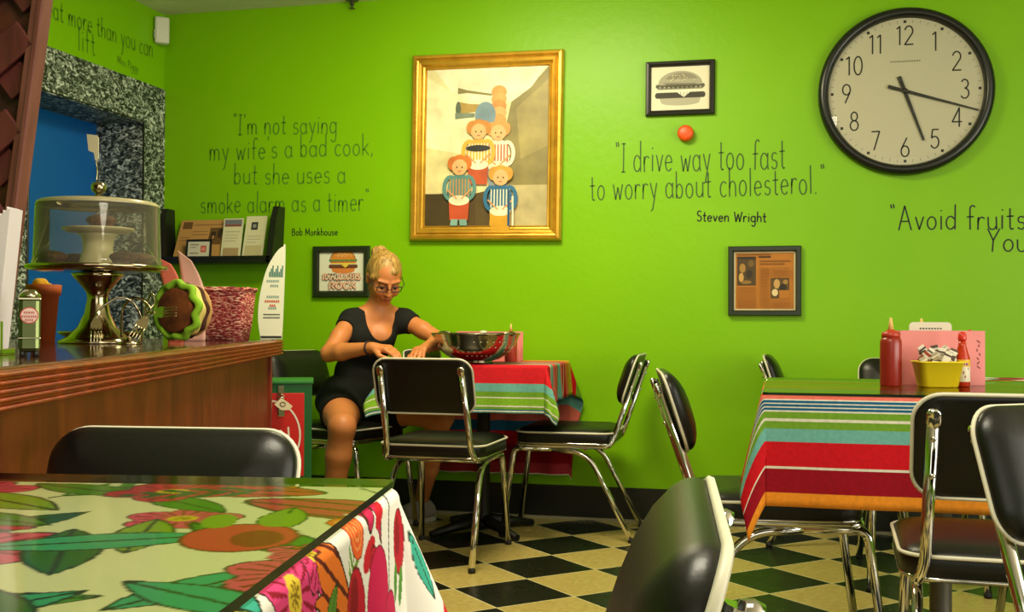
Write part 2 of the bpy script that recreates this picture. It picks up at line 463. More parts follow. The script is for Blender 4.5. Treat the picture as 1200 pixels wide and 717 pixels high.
# left wall with the recessed blue doorway
DY0, DY1, DZ = 4.16, 5.04, 1.955
b = MB()
b.box(XL-.5, XL, YB, DY0, 0, H); b.box(XL-.5, XL, DY1, D, 0, H); b.box(XL-.5, XL, DY0, DY1, DZ, H)
wl = struct('wall_left', b, GREEN)
b = MB(); t = .008
b.box(XL, XL+t, DY0-.13, DY0, 0, 2.157); b.box(XL, XL+t, DY1, D-.001, 0, 2.157); b.box(XL, XL+t, DY0, DY1, DZ, 2.157)
# papered lining of the recess: sides and soffit
b.box(XL-.26, XL+t, DY1-.006, DY1, 0, DZ); b.box(XL-.26, XL+t, DY0, DY0+.006, 0, DZ); b.box(XL-.26, XL+t, DY0, DY1, DZ-.006, DZ)
o = struct('trim_1', b, ROCK); o['label'] = 'mottled grey stone-patterned surround of the blue doorway'
b = MB(); b.use(BLACKB)
b.box(XL-.262, XL+.004, DY1-.013, DY1-.006, 0, DZ-.006, 0) if False else None
b.tube([(XL+t, DY0, 0), (XL+t, DY0, DZ), (XL+t, DY1, DZ), (XL+t, DY1, 0)], .007, 6)
struct('trim_2', b, ROCK)
b = MB(); b.box(XL-.30, XL-.26, DY0, DY1, 0, DZ)
dr = struct('door_1', b, BLUE); dr['label'] = 'blue painted door at the back of the stone-trimmed doorway'
b = MB(); b.lathe([(0, 0), (.026, 0), (.026, .008), (.010, .014), (.010, .04), (.026, .05), (.026, .07), (0, .08)], 20, M=Matrix.Translation((XL-.26, DY0+.08, .95)) @ Matrix.Rotation(PI/2, 4, 'Y'))
b.build('door_knob', mat('brass', '#b59a5a', .25, 1.0), dr)
# rest of the room: wall on the right and behind with window openings
WHITEF = mat('window_frame_paint', '#d8d2c0', .5)
b = MB()
b.box(XR, XR+.1, YB, -.2, 0, H); b.box(XR, XR+.1, 3.3, D, 0, H); b.box(XR, XR+.1, -.2, 3.3, 0, .55); b.box(XR, XR+.1, -.2, 3.3, 2.45, H)
struct('wall_right', b, GREEN)
b = MB()
b.box(XL-.5, -.8, YB-.1, YB, 0, H); b.box(2.0, XR+.1, YB-.1, YB, 0, H); b.box(-.8, 2.0, YB-.1, YB, 0, .8); b.box(-.8, 2.0, YB-.1, YB, 2.4, H)
struct('wall_rear', b, GREEN)
b = MB()
for y in (-.2, .95, 2.12, 3.26): b.box(XR+.02, XR+.07, y, y+.04, .55, 2.45)
b.box(XR+.02, XR+.07, -.2, 3.3, .55, .59); b.box(XR+.02, XR+.07, -.2, 3.3, 2.41, 2.45)
struct('window_1', b, WHITEF)
b = MB()
for x in (-.8, .58, 1.96): b.box(x, x+.04, YB-.07, YB-.02, .8, 2.4)
b.box(-.8, 2.0, YB-.07, YB-.02, .8, .84); b.box(-.8, 2.0, YB-.07, YB-.02, 2.36, 2.4)
struct('window_2', b, WHITEF)
# cove base along the wall
b = MB(); b.use(BLACKB); b.box(XL+.01, XR, D-.008, D, 0.012, .159)
b.use(mat('base_bead', '#8a8566', .5)); b.box(XL+.01, XR, D-.022, D, 0, .012)
struct('baseboard_back', b)
b = MB(); b.use(BLACKB); b.box(XL, XL+.008, YB, DY0-.13, 0.0, .159)
struct('baseboard_left', b)

# ------------------------------------------------------------------ writing on the walls
def onback(s, t, d): return (s, D-d, t)
def onleft(s, t, d): return (XL+d, s, t)
INKF = mat('faded_green_black_ink', '#4d8012', .6)
INKV = mat('very_faded_ink', '#5a8c10', .6)
INKM = mat('black_green_ink', '#34580f', .6)
INKD = mat('black_ink', '#141d0c', .6)
def lettering(lines, place, m, label):
    b = MB()
    for (s, s0, s1, t0, t1, xh, hw) in lines: text(b, s, place, s0, s1, t0, t1, xh, hw, .0012, .04)
    o = b.build('wall_lettering', m); tag(o, label, 'wall writing'); return o
lettering([('"I\'m not saying', -2.815, -2.235, 1.907, 1.893, .056, .0034), ('my wife\'s a bad cook,', -2.945, -2.035, 1.775, 1.778, .058, .0034),
           ('but she uses a', -2.805, -2.185, 1.648, 1.638, .056, .0034), ('smoke alarm as a timer"', -2.995, -2.055, 1.502, 1.494, .056, .0034)],
          onback, INKF, 'faded four-line handwritten quote ending as a timer')
lettering([('Bob Monkhouse', -2.475, -2.225, 1.377, 1.374, .019, .0022)], onback, INKD, 'small handwritten name under the smoke alarm quote')
lettering([('"I drive way too fast', -.812, -.025, 1.651, 1.648, .075, .0030), ('to worry about cholesterol."', -.93, .15, 1.521, 1.530, .068, .0030)],
          onback, INKM, 'two-line handwritten quote about driving fast and cholesterol')
lettering([('Steven Wright', -.425, -.11, 1.414, 1.404, .025, .0030)], onback, INKD, 'small handwritten name under the cholesterol quote')
lettering([('"Avoid fruits', .43, .992, 1.358, 1.354, .056, .0032), ('You', .835, 1.0, 1.258, 1.256, .052, .0032)], onback, INKD, 'dark handwritten quote about avoiding fruits below the clock')
lettering([('eat more than you can', 4.285, 5.13, 2.292, 2.305, .052, .0040), ('lift', 4.51, 4.64, 2.195, 2.20, .06, .0040), ('Miss Piggy', 4.82, 5.0, 2.205, 2.20, .02, .0022)],
          onleft, INKV, 'faded handwritten quote above the blue doorway')

# ------------------------------------------------------------------ pictures on the wall
class Art:
    """flat picture: layered coloured shapes in 0..1 picture coordinates"""
    def __init__(s, w, h, pre, rough=.6): s.mb = MB(); s.w = w; s.h = h; s.k = 0; s.pre = pre; s.rough = rough; s.noise = .22 if pre == 'kids' else 0.0
    def P(s, pts, c):
        s.k += 1; d = .0002*s.k
        s.mb.use(mat(('paint_' if s.noise else 'print_')+c.lstrip('#'), c, s.rough, noise=s.noise, nscale=9)); s.mb.poly([((a-.5)*s.w, -d, (b-.5)*s.h) for a, b in pts][::1]); return s
    def E(s, cx, cy, rx, ry, c, a0=0, a1=360, rot=0, n=24):
        pts = arc(0, 0, rx, ry, a0, a1, n); pts = pts[:-1] if a1-a0 >= 360 else pts
        ca, sa = math.cos(math.radians(rot)), math.sin(math.radians(rot)); asp = s.w/s.h
        return s.P([(cx+x*ca-y*sa/asp, cy+x*sa*asp+y*ca) for x, y in pts], c)
    def R(s, x0, x1, y0, y1, c): return s.P([(x0, y0), (x1, y0), (x1, y1), (x0, y1)], c)
    def S(s, pts, wd, c):
        s.k += 1; d = .0002*s.k; s.mb.use(mat('print_'+c.lstrip('#'), c, s.rough))
        ribbon(s.mb, [((a-.5)*s.w, (b-.5)*s.h) for a, b in pts], wd*s.w/2, lambda p, q, dd: (p, -d, q), 0); return s
    def T(s, txt, x0, x1, y, xh, hw, c):
        s.k += 1; d = .0002*s.k; s.mb.use(mat('print_'+c.lstrip('#'), c, s.rough))
        text(s.mb, txt, lambda p, q, dd: ((p-.5)*s.w, -d, (q-.5)*s.h), x0, x1, y, y, xh, hw, 0); return s
    def build(s, name, parent, loc):
        o = s.mb.build(name, None, parent, loc); return o
def frame_mesh(w, h, prof):
    """mitred picture frame; prof = [(inward, out)] swept round w x h, lying in XZ facing -Y"""
    vs = []; fs = []; n = len(prof)
    for sx, sz in ((-1,-1), (1,-1), (1,1), (-1,1)):
        for a, t in prof: vs.append((sx*(w/2-a), -t, sz*(h/2-a)))
    for i in range(4):
        j = (i+1) % 4
        for k in range(n-1): fs.append([i*n+k, j*n+k, j*n+k+1, i*n+k+1])
    mb = MB(); mb.add(vs, fs, False); return mb
def picture(name, x0, x1, z0, z1, prof, m, label, cat='picture', tilt=0.0, backd=.006):
    w = x1-x0; h = z1-z0
    root = empty(name, ((x0+x1)/2, D-.004, (z0+z1)/2), 0, label, cat); root.rotation_euler = (0, tilt, 0)
    frame_mesh(w, h, prof).build('frame', m, root)
    ins = max(a for a, t in prof)
    b = MB(); b.box(-w/2+.004, w/2-.004, -backd, 0.002, -h/2+.004, h/2-.004)
    b.build('backing', mat('frame_backing_board', '#3a2a16', .8), root)
    return root, w-2*ins, h-2*ins
GOLD = mat('gilt_moulding', '#d2a032', .30, .55, noise=.18, nscale=14)
GOLDP = [(0, 0), (0, .022), (.008, .036), (.020, .038), (.026, .028), (.032, .026), (.038, .034), (.050, .032), (.058, .020), (.064, .018), (.068, .020), (.073, .012), (.073, .006)]
root, w, h = picture('painting', -1.826, -1.062, 1.335, 2.254, GOLDP, GOLD, 'large gilt-framed painting of children with drums and horns', 'painting', .012)
a = Art(w, h, 'kids', .45)
a.R(0, 1, 0, 1, '#ece0a8')
a.P([(0, .30), (.30, .30), (.55, .75), (.22, .85), (0, .95)], '#f4ebbd').P([(0, .21), (0, .5), (.35, .45), (.45, .2)], '#e6d79a')
a.P([(.70, .78), (.82, .86), (.93, .94), (1, 1), (1, .22), (.66, .24), (.62, .5)], '#8f824c').P([(.74, .74), (.9, .85), (1, .92), (1, .5), (.78, .42)], '#a49459')
a.P([(.06, 1), (.2, .86), (.45, .77), (.7, .78), (.86, .87), (.98, 1)], '#f3edc8')
a.R(.0, .42, 0, .205, '#4a3a1c').P([(.42, 0), (.66, 0), (.66, .25), (.42, .205)], '#5d4a24').R(.66, 1, 0, .255, '#c0b07e').R(.2, .42, 0, .19, '#54401f')
# horns
a.P([(.26, .84), (.26, .88), (.34, .862), (.54, .835), (.54, .822), (.34, .845)], '#8e8350').P([(.26, .70), (.26, .79), (.36, .775), (.52, .765), (.52, .735), (.36, .72)], '#b1914a').E(.265, .745, .022, .047, '#5d6a55').P([(.24, .68), (.24, .72), (.4, .715), (.4, .69)], '#7b8874')
# stack of heads
for i, c in enumerate(('#d99b52', '#e0a45c', '#d89048', '#e6b06e', '#dc9a55')): a.E(.60, .845-.045*i, .062, .042, c)
# blue striped shirt behind
a.E(.49, .70, .085, .085, '#7d97a6').E(.50, .62, .08, .03, '#f2ecd8')
for i in range(6): a.S([(.42+.022*i, .60), (.425+.022*i, .645)], .008, '#2c3338')
def child(cx, cy, hair, shirt, stripe, drum, r=.062, face='#e9b67c'):
    a.E(cx, cy-.135, .098, .095, shirt)
    for i in range(7):
        x = cx-.075+.025*i; a.S([(x, cy-.20), (x, cy-.075)], .010, stripe)
    a.S(arc(cx-.075, cy-.13, .05, .07, 70, 270), .030, shirt); a.S(arc(cx+.075, cy-.13, .05, .07, 110, -90), .030, shirt)
    a.E(cx-.05, cy+.025, .05, .045, hair).E(cx+.05, cy+.025, .05, .045, hair).E(cx, cy+.045, .055, .035, hair)
    a.E(cx, cy, r, r*.82, face)
    a.E(cx-.022, cy, .006, .006, '#3c2413').E(cx+.022, cy, .006, .006, '#3c2413').S([(cx-.012, cy-.025), (cx+.012, cy-.025)], .006, '#b0413a')
    if drum:
        a.P([(cx-.085, cy-.21), (cx+.085, cy-.21), (cx+.075, cy-.335), (cx-.075, cy-.335)], drum).E(cx, cy-.21, .085, .032, '#f3e9c6')
        a.S([(cx-.1, cy-.14), (cx-.02, cy-.2)], .012, '#d7a066').S([(cx+.1, cy-.14), (cx+.02, cy-.2)], .012, '#d7a066')
child(.60, .585, '#d99b52', '#f0e6cc', '#c8553b', '#8f969a')
child(.44, .595, '#d08a3c', '#e7b23f', '#f0e8d2', '#c0532a')
a.E(.44, .49, .1, .02, '#2a2a28')
child(.29, .37, '#d5762c', '#5d8f8a', '#c98d4e', '#c4502a')
a.P([(.22, 0), (.28, 0), (.285, .04), (.225, .04)], '#7fa79a').P([(.30, 0), (.36, 0), (.355, .04), (.295, .04)], '#7fa79a')
child(.63, .30, '#e0a03c', '#2e6f97', '#ece3c6', '#e0a326')
a.P([(.545, 0), (.715, 0), (.71, .06), (.55, .06)], '#e0a326').S([(.70, 0), (.70, .22)], .02, '#24547a').S([(.735, 0), (.73, .18)], .015, '#ece3c6')
a.build('artwork', root, (0, -.007, 0))
def burger(a, cx, cy, s, c, bun2=True):
    """side view of a hamburger"""
    bun, bunsh, let, che, pat, tom, low = c
    a.P([(cx+x*s, cy+y*s) for x, y in [(-.40, -.36), (.40, -.36), (.44, -.22), (-.44, -.22)]], low)
    a.E(cx, cy-.36*s, .40*s, .09*s, low, 180, 360)
    a.P([(cx+x*s, cy+y*s) for x, y in [(-.48, -.24), (.48, -.24), (.5, -.08), (-.5, -.08)]], pat)
    a.E(cx-.48*s, cy-.16*s, .05*s, .08*s, pat).E(cx+.48*s, cy-.16*s, .05*s, .08*s, pat)
    a.P([(cx+x*s, cy+y*s) for x, y in [(-.46, -.05), (-.1, -.05), (.08, -.22), (.24, -.05), (.48, -.05), (.48, .0), (-.46, .0)]], che)
    a.P([(cx+x*s, cy+y*s) for x, y in [(-.46, 0), (-.46, .06), (.46, .06), (.46, 0)]], tom)
    pts = [(-.52+1.04*i/22, (.02 if i % 2 else .09)) for i in range(23)]
    a.P([(cx+x*s, cy+y*s) for x, y in pts]+[(cx+.5*s, cy+.15*s), (cx-.5*s, cy+.15*s)], let)
    a.P([(cx+x*s, cy+y*s) for x, y in [(-.44, .13), (.44, .13)]+arc(0, .16, .46, .36, 0, 180, 20)], bun)
    a.P([(cx+x*s, cy+y*s) for x, y in arc(0.03, .20, .36, .27, 20, 160, 14)], bunsh)
    random.seed(3)
    for i in range(26):
        an = random.uniform(.3, 2.8); rr = random.uniform(.2, .95)
        a.E(cx+math.cos(an)*.38*rr*s, cy+(.2+.24*math.sin(an)*rr)*s, .012*s, .009*s, '#f0e2b8')
BLKF = mat('black_picture_frame', '#17150f', .35)
BP = [(0, 0), (0, .014), (.004, .020), (.014, .022), (.022, .018), (.026, .010), (.026, .006)]
root, w, h = picture('burger_picture', -.664, -.342, 1.910, 2.166, BP, BLKF, 'small black-framed black and white burger print', 'picture', .006)
a = Art(w, h, 'bw'); a.R(0, 1, 0, 1, '#e6e0c4')
burger(a, .5, .47, .82, ('#a7a28c', '#8b8672', '#55523f', '#efe9d2', '#3b382b', '#88846f', '#b3ae98'))
for i in range(9): a.S([(.2+.02*i, .62-.012*i), (.78-.01*i, .60-.012*i)], .004, '#6d6957')
for i in range(14): a.S([(.12+.055*i, .31), (.13+.055*i, .40)], .006, '#1f1d15')
a.build('print', root, (0, -.0065, 0))
BP2 = [(0, 0), (0, .016), (.006, .024), (.026, .024), (.032, .014), (.034, .006)]
root, w, h = picture('burger_poster', -2.352, -2.046, 1.059, 1.318, BP2, mat('dark_green_black_frame', '#1c2412', .4), 'black-framed colour burger poster with lettering, behind the seated person')
a = Art(w, h, 'rock'); a.R(0, 1, 0, 1, '#e4e3cd')
burger(a, .54, .74, .62, ('#d7862a', '#e09a45', '#4f8a34', '#e5c640', '#6b3a1c', '#cf4a30', '#d98038'))
a.S(arc(.54, .84, .285, .225, 0, 180), .008, '#5a3314')
for tx, x0, x1, y, xh in (('HAMBURGERS', .10, .93, .30, .075), ('ROCK', .24, .84, .06, .085)):
    a.T(tx, x0, x1, y, xh, .026, '#c8643c'); a.T(tx, x0, x1, y, xh, .012, '#f0dfc2')
a.build('print', root, (0, -.0065, 0))
NP = [(0, 0), (0, .018), (.004, .024), (.020, .024), (.024, .016), (.026, .006)]
root, w, h = picture('framed_newspaper', -.280, .047, .972, 1.292, NP, mat('green_black_frame', '#1d2a14', .35), 'square dark frame with an orange-brown newspaper clipping')
a = Art(w, h, 'news'); a.R(0, 1, 0, 1, '#d6cba0').R(.025, .975, .02, .98, '#b4701a')
a.R(.05, .36, .42, .92, '#4a3616').E(.14, .72, .05, .08, '#a47a35').E(.25, .62, .05, .07, '#2e220e').E(.12, .56, .04, .08, '#c79a52').E(.28, .80, .05, .06, '#6e5425').E(.2, .48, .09, .03, '#8d6a2e').R(.05, .36, .88, .92, '#2e220e')
a.R(.60, .90, .20, .55, '#5a4118').E(.70, .45, .05, .08, '#c49a58').E(.80, .38, .06, .07, '#2b1f0c').E(.67, .30, .05, .06, '#e0c792').E(.84, .48, .04, .04, '#a37c3b').R(.74, .90, .20, .34, '#b4701a')
a.R(.05, .60, .945, .955, '#4a2e0a').R(.40, .60, .90, .925, '#3a2408')
for i in range(2): a.R(.42, .92-.1*i, .83-.05*i, .855-.05*i, '#8a5412')
for i in range(20): a.R(.05, .36, .39-.018*i, .396-.018*i, '#93581a')
for i in range(34): a.R(.42, .57, .72-.02*i, .727-.02*i, '#93581a')
for i in range(8): a.R(.60, .92, .72-.02*i, .727-.02*i, '#93581a')
for i in range(7): a.R(.60, .92, .17-.02*i, .177-.02*i, '#93581a')
a.build('clipping', root, (0, -.0065, 0))

# wall clock
root = empty('wall_clock', (.494, D, 1.974), 0, 'big round wall clock with a black rim and white face', 'clock')
RX = Matrix.Rotation(PI/2, 4, 'X')      # lathe axis z -> -y
RIM = mat('black_clock_rim', '#161815', .3)
b = MB(); b.lathe([(.25, .002), (.374, .002), (.374, .030), (.368, .044), (.356, .052), (.343, .052), (.335, .044), (.331, .034), (.328, .024)], 96, M=RX, cap=False); b.build('rim', RIM, root)
b = MB(); b.lathe([(0, .022), (.331, .022)], 96, M=RX, cap=False); b.build('dial', mat('clock_dial', '#d2cdb9', .5), root)
b = MB(); b.use(mat('clock_print', '#15150f', .5))
for k in range(1, 13):
    an = math.radians(90-30*k); s = str(k); R0 = .250; xh = .0445; wd = sum(G[c][0] for c in s)+.28*(len(s)-1)
    cx, cy = R0*math.cos(an), R0*math.sin(an)
    text(b, s, lambda p, q, d: (p, -.0226, q), cx-wd*xh*.42, cx+wd*xh*.42, cy-.92*xh, cy-.92*xh, xh, .0032, 0)
    px, py = .312*math.cos(an), .312*math.sin(an)
    b.poly([(px+.006*x, -.0226, py+.006*z) for x, z in ((-1,-1), (1,-1), (1,1), (-1,1))])
b.build('numerals', None, root)
b = MB(); b.use(mat('clock_print_grey', '#8b8878', .5))
for k in range(60):
    if k % 5 == 0: continue
    an = 2*PI*k/60; ca, sa = math.cos(an), math.sin(an)
    ribbon(b, [(ca*.306, sa*.306), (ca*.318, sa*.318)], .0012, lambda p, q, d: (p, -.0226, q), 0)
for i in range(13): b.poly([(-.062+.010*i, -.0226, .131), (-.055+.010*i, -.0226, .131), (-.055+.010*i, -.0226, .138), (-.062+.010*i, -.0226, .138)])
b.poly([(-.025, -.0226, -.165), (.025, -.0226, -.165), (.025, -.0226, -.148), (-.025, -.0226, -.148)]) if False else None
b.build('dial_markings', None, root)
HAND = mat('clock_hand', '#1d1d18', .4)
def hand(name, ex, ez, tx, tz, w0, w1, d):
    v = Vector((ex-tx, ez-tz)); n = Vector((-v.y, v.x)).normalized()
    poly = [(tx+n.x*w0, tz+n.y*w0), (tx-n.x*w0, tz-n.y*w0), (ex-n.x*w1, ez-n.y*w1), (ex+n.x*w1, ez+n.y*w1)]
    b = MB(); b.prism(poly, lambda p, q, t: (p, -t, q), d, d+.003); b.build(name, HAND, root)
hand('hour_hand', .078, -.222, -.026, .066, .009, .0045, .027)
hand('minute_hand', .306, -.098, -.072, .023, .008, .003, .031)
b = MB(); b.lathe([(.012, .022), (.012, .036), (.008, .038), (0, .038)], 20, M=RX); b.build('hub', HAND, root)
b = MB(); b.lathe([(0, .046), (.2, .045), (.334, .043)], 64, M=RX, cap=False); b.build('glass', glass_mat('clock_glass', '#f4f4ee', 1.35), root)

# orange knob, motion sensor, sprinkler
b = MB(); b.lathe([(.030, 0), (.037, .006), (.038, .030), (.034, .040), (.024, .045), (0, .045)], 28, M=Matrix.Translation((-.476, D, 1.823)) @ RX)
tag(b.build('orange_disc', mat('orange_plastic', '#e8561a', .4)), 'round orange disc on the green wall under the small burger print', 'disc')
root = empty('motion_sensor', (-3.183, 5.17, 2.45), math.radians(-48), 'white motion sensor high in the wall corner', 'sensor')
b = MB(); b.box(-.030, .030, -.045, .030, -.070, .070, .010); b.build('housing', mat('white_plastic', '#d6d3c4', .4), root)
b = MB(); b.box(-.022, .022, -.049, -.044, -.045, .0, .002); b.build('lens', mat('sensor_lens', '#b8b6ad', .25), root)
root = empty('ceiling_sprinkler', (-2.138, 5.20, H), 0, 'small metal sprinkler head on the ceiling', 'sprinkler')
b = MB(); b.lathe([(.035, 0), (.032, -.006), (.012, -.008), (.010, -.03), (.004, -.032), (.004, -.045)], 20); b.build('body', mat('grey_metal', '#6b6558', .4, .8), root)
b = MB(); b.lathe([(0, -.048), (.016, -.047), (.016, -.045), (0, -.044)], 16); b.build('deflector', MATS['grey_metal'], root)

# ------------------------------------------------------------------ dinette chairs
VINYL = mat('black_vinyl', '#0b0c08', .36, spec=.42, bump=.06, bscale=160)
PIPE = mat('white_piping', '#d9d4bd', .45)
CHROME = mat('chrome', '#d6d5d0', .09, 1.0)
RUBBER = mat('black_rubber', '#12110f', .6)
def make_chair(label, group):
    root = empty('dinette_chair', (0, 0, 0), 0, label, 'chair', group)
    # seat cushion with a piped top edge
    b = MB(); b.use(VINYL)
    cushion(b, .43, .425, .07, [(.012, .412), (.0, .420), (.0, .452), (.004, .464), (.016, .474), (.05, .482), (.11, .486), (.17, .487)], lambda p, q, t: (p+.0, q, t))
    st = b.build('seat', None, root)
    b = MB(); b.tube([(p, q, .461) for p, q in rrect(.434, .429, .072, 8)], .0044, 6, closed=True); b.build('seat_piping', PIPE, st)
    b = MB(); b.tube([(p, q, .415) for p, q in rrect(.425, .42, .07, 8)], .0050, 6, closed=True); b.build('seat_trim', CHROME, st)
    # backrest: leaning cushion, back face towards -x
    lean = math.atan2(.115, .345); cl, sl = math.cos(lean), math.sin(lean)
    c0 = Vector((-.292, 0, .688))
    ax = Vector((-sl, 0, cl)); nx = Vector((cl, 0, sl))         # up along the post, outwards to the front
    fr = lambda p, q, t: tuple(c0 + Vector((0, p, 0)) + ax*q + nx*(t + .10*p*p))
    b = MB(); b.use(VINYL)
    cushion(b, .392, .220, .055, [(.06, .006), (.014, .004), (.004, .006), (.0, .010), (.0, .020), (.004, .028), (.014, .037), (.034, .047), (.06, .054), (.09, .058)], fr)
    bk = b.build('backrest', None, root)
    b = MB(); b.tube([fr(p, q, .008) for p, q in rrect(.394, .222, .056, 8)], .0042, 6, closed=True); b.build('back_piping', PIPE, bk)
    for s in (-1, 1):
        # back post, running on under the seat as the side rail
        pts = round_path([(-.326, s*.160, .765), (-.216, s*.168, .445), (-.196, s*.182, .405), (.19, s*.182, .402), (.208, s*.160, .402)], [.10, .05, .03, .02])
        b = MB(); b.tube(pts, .0125, 10)
        po = b.build('back_post', CHROME, root)
        b = MB()    # flattened post head and its two bolts, set against the back panel
        hf = lambda p, q, t: tuple(Vector((-.326, s*.160, .765)) + Vector((0, p, 0)) + ax*q + nx*t)
        cushion(b, .029, .042, .014, [(.005, -.0125), (.001, -.011), (0, -.004), (.003, .004)], lambda p, q, t: hf(p, q-.014, t))
        b.build('post_head', CHROME, po)
        for q in (-.055, -.135):
            b = MB(); b.ball(hf(0, q, -.0095), .0065, 10); b.build('bolt', CHROME, po)
        # front leg + bend + rear leg: two legs
        b = MB(); b.tube(round_path([(.272, s*.192, .012), (.222, s*.176, .388), (.05, s*.172, .388)], .03), .0125, 10)
        lg = b.build('leg', CHROME, root)
        b = MB(); b.lathe([(.0115, 0), (.0138, .002), (.0138, .016), (.012, .018)], 14, c=(.273, s*.1925, 0)); b.build('foot_cap', RUBBER, lg)
        b = MB(); b.tube(round_path([(.06, s*.172, .388), (-.105, s*.174, .372), (-.292, s*.195, .012)], .16, 10), .0125, 10)
        lg = b.build('leg', CHROME, root)
        b = MB(); b.lathe([(.0115, 0), (.0138, .002), (.0138, .016), (.012, .018)], 14, c=(-.293, s*.1955, 0)); b.build('foot_cap', RUBBER, lg)
    b = MB()
    for x in (.12, -.09): b.tube([(x, -.174, .392), (x, .174, .392)], .009, 8)
    b.build('cross_brace', CHROME, root)
    return root
chairs = [   # x, y, facing angle (deg), label
 (-1.347, 4.290, 90, 'black chair seen from behind, in front of the colander table'),
 (-.955, 4.915, 181.5, 'black chair seen side-on against the green wall, right of the colander table'),
 (-1.990, 4.770, -18, 'black chair the seated person sits on'),
 (-.050, 3.230, 9, 'black chair at the left end of the table with the yellow tub'),
 (.440, 2.610, 88, 'black chair seen from behind at the front of the yellow tub table'),
 (.625, 1.800, -52, 'black chair at the right edge showing its smooth front, nearest of the right-hand chairs'),
 (.205, 5.000, 0, 'side-on black chair by the wall behind the yellow tub table'),
 (.462, 4.370, -90, 'black chair facing out, behind the ketchup on the yellow tub table'),
 (-.367, .786, 186, 'close black chair at the bottom centre, at the right end of the floral table'),
 (-.848, 1.198, -82, 'wide black chair in front of the wooden counter, behind the floral table'),
 (.855, 3.330, 180, 'black chair at the right end of the yellow tub table'),
]
proto = make_chair(chairs[0][3], 'black dinette chairs')
for i, (x, y, a, lab) in enumerate(chairs):
    o = proto if i == 0 else copy_tree(proto)
    o.location = (x, y, 0); o.rotation_euler = (0, 0, math.radians(a)); o['label'] = lab
    if 'wooden counter' in lab: o.scale = (.965, .965, .965)

# ------------------------------------------------------------------ tables and cloths
TOPM = mat('table_laminate', '#4a3a26', .5); IRON = mat('black_iron', '#14140f', .45, .3); GREYM = mat('grey_column', '#6d6a60', .4, .6)
def make_table(loc, rz, w, d, z, label, colm, base='cross', lx=0.0):
    root = empty('dining_table', loc, rz, label, 'table')
    b = MB(); b.box(-w/2, w/2, -d/2, d/2, z-.028, z, .006); b.build('tabletop', TOPM, root)
    b = MB(); b.lathe([(.05, 0.03), (.032, .05), (.029, .08), (.029, z-.05), (.09, z-.04), (.10, z-.028)], 24, c=(lx, 0, 0)); b.build('pedestal', colm, root)
    b = MB()
    for k in range(4):
        a = k*PI/2+PI/4; ca, sa = math.cos(a), math.sin(a)
        b.tube([(lx+.03*ca, .03*sa, .055), (lx+.16*ca, .16*sa, .035), (lx+.27*ca, .27*sa, .016)], [.028, .022, .015], 8)
    b.build('base', IRON, root)
    return root
def cloth_map(w, d, z, flare=.05, bulge=.34, fold=.0, nf=5, ph=0.0, R=.012, left=None):
    def f(u, v):
        ex = u-w/2 if u > w/2 else (u+w/2 if u < -w/2 else 0.0)
        ey = v-d/2 if v > d/2 else (v+d/2 if v < -d/2 else 0.0)
        cx = min(max(u, -w/2), w/2); cy = min(max(v, -d/2), d/2)
        r = math.hypot(ex, ey)
        if r < 1e-9: return (u, v, z)
        dx, dy = ex/r, ey/r
        s2 = (2*abs(dx*dy))
        fl = (flare if (left is None or ex >= 0) else flare+(left-flare)*dx*dx) + bulge*s2*s2*min(1.0, .22/r)
        along = cx*abs(dy)+cy*abs(dx)
        fl += fold*math.sin(nf*along*2*PI/max(w, d)+ph)*min(1, r/.12, .22/r)
        q = R*PI/2
        if r < q: out, dn = R*math.sin(r/R), R*(1-math.cos(r/R))
        else:
            g = math.atan(fl); out, dn = R+(r-q)*math.sin(g), R+(r-q)*math.cos(g)
        return (cx+dx*out, cy+dy*out, z-dn)
    return f
def axis(lo, hi, edges, step, fine=.004, band=.03):
    out = [lo]; x = lo
    while x < hi-1e-9:
        st = fine if any(abs(x-e) < band for e in edges) else step
        x = min(x+st, hi); out.append(x)
    return out
def cloth_mesh(name, w, d, z, drops, loc, rz, m, step=.02, th=.0015, stripes=None, cfun=None, mapf=None, ustep=None):
    xn, xp, yn, yp = drops
    us = axis(-w/2-xn, w/2+xp, (-w/2, w/2), step); vs_ = axis(-d/2-yn, d/2+yp, (-d/2, d/2), step)
    if ustep: us = [u for u in us if u < ustep[0]]+list(np.arange(ustep[0], w/2+xp, ustep[1]))+[w/2+xp]
    if stripes:
        v0 = -d/2-yn; cuts = [v0+p for p, c in stripes if v0+p < d/2+yp]
        vs_ = sorted(set([round(v, 5) for v in vs_ if all(abs(v-c) > .0012 for c in cuts)]+[round(c, 5) for c in cuts]))
    f = mapf; V = []; UV = []
    for v in vs_:
        for u in us: V.append(f(u, v)); UV.append((u, v))
    nu = len(us); F = []
    for j in range(len(vs_)-1):
        for i in range(nu-1): F.append([j*nu+i, j*nu+i+1, (j+1)*nu+i+1, (j+1)*nu+i])
    me = bpy.data.meshes.new(name); me.from_pydata(V, [], F); me.materials.append(m)
    me.polygons.foreach_set('use_smooth', [True]*len(F))
    if stripes:
        cols = []
        for j in range(len(vs_)-1):
            p = (vs_[j]+vs_[j+1])/2-v0; c = [c for q, c in stripes if q <= p+1e-6][-1]
            cols += list(lin(c)+(1.0,))*(nu-1)
        at = me.attributes.new('print', 'FLOAT_COLOR', 'FACE'); at.data.foreach_set('color', cols)
    if cfun is not None:
        at = me.attributes.new('print', 'FLOAT_COLOR', 'POINT')
        A = np.array(UV); col = cfun(A[:, 0], A[:, 1]); at.data.foreach_set('color', np.hstack([col, np.ones((len(col), 1))]).astype(np.float32).ravel())
    me.update()
    o = bpy.data.objects.new(name, me); C.objects.link(o); o.location = loc; o.rotation_euler = (0, 0, rz)
    md = o.modifiers.new('thickness', 'SOLIDIFY'); md.thickness = th; md.offset = 1.0
    return o
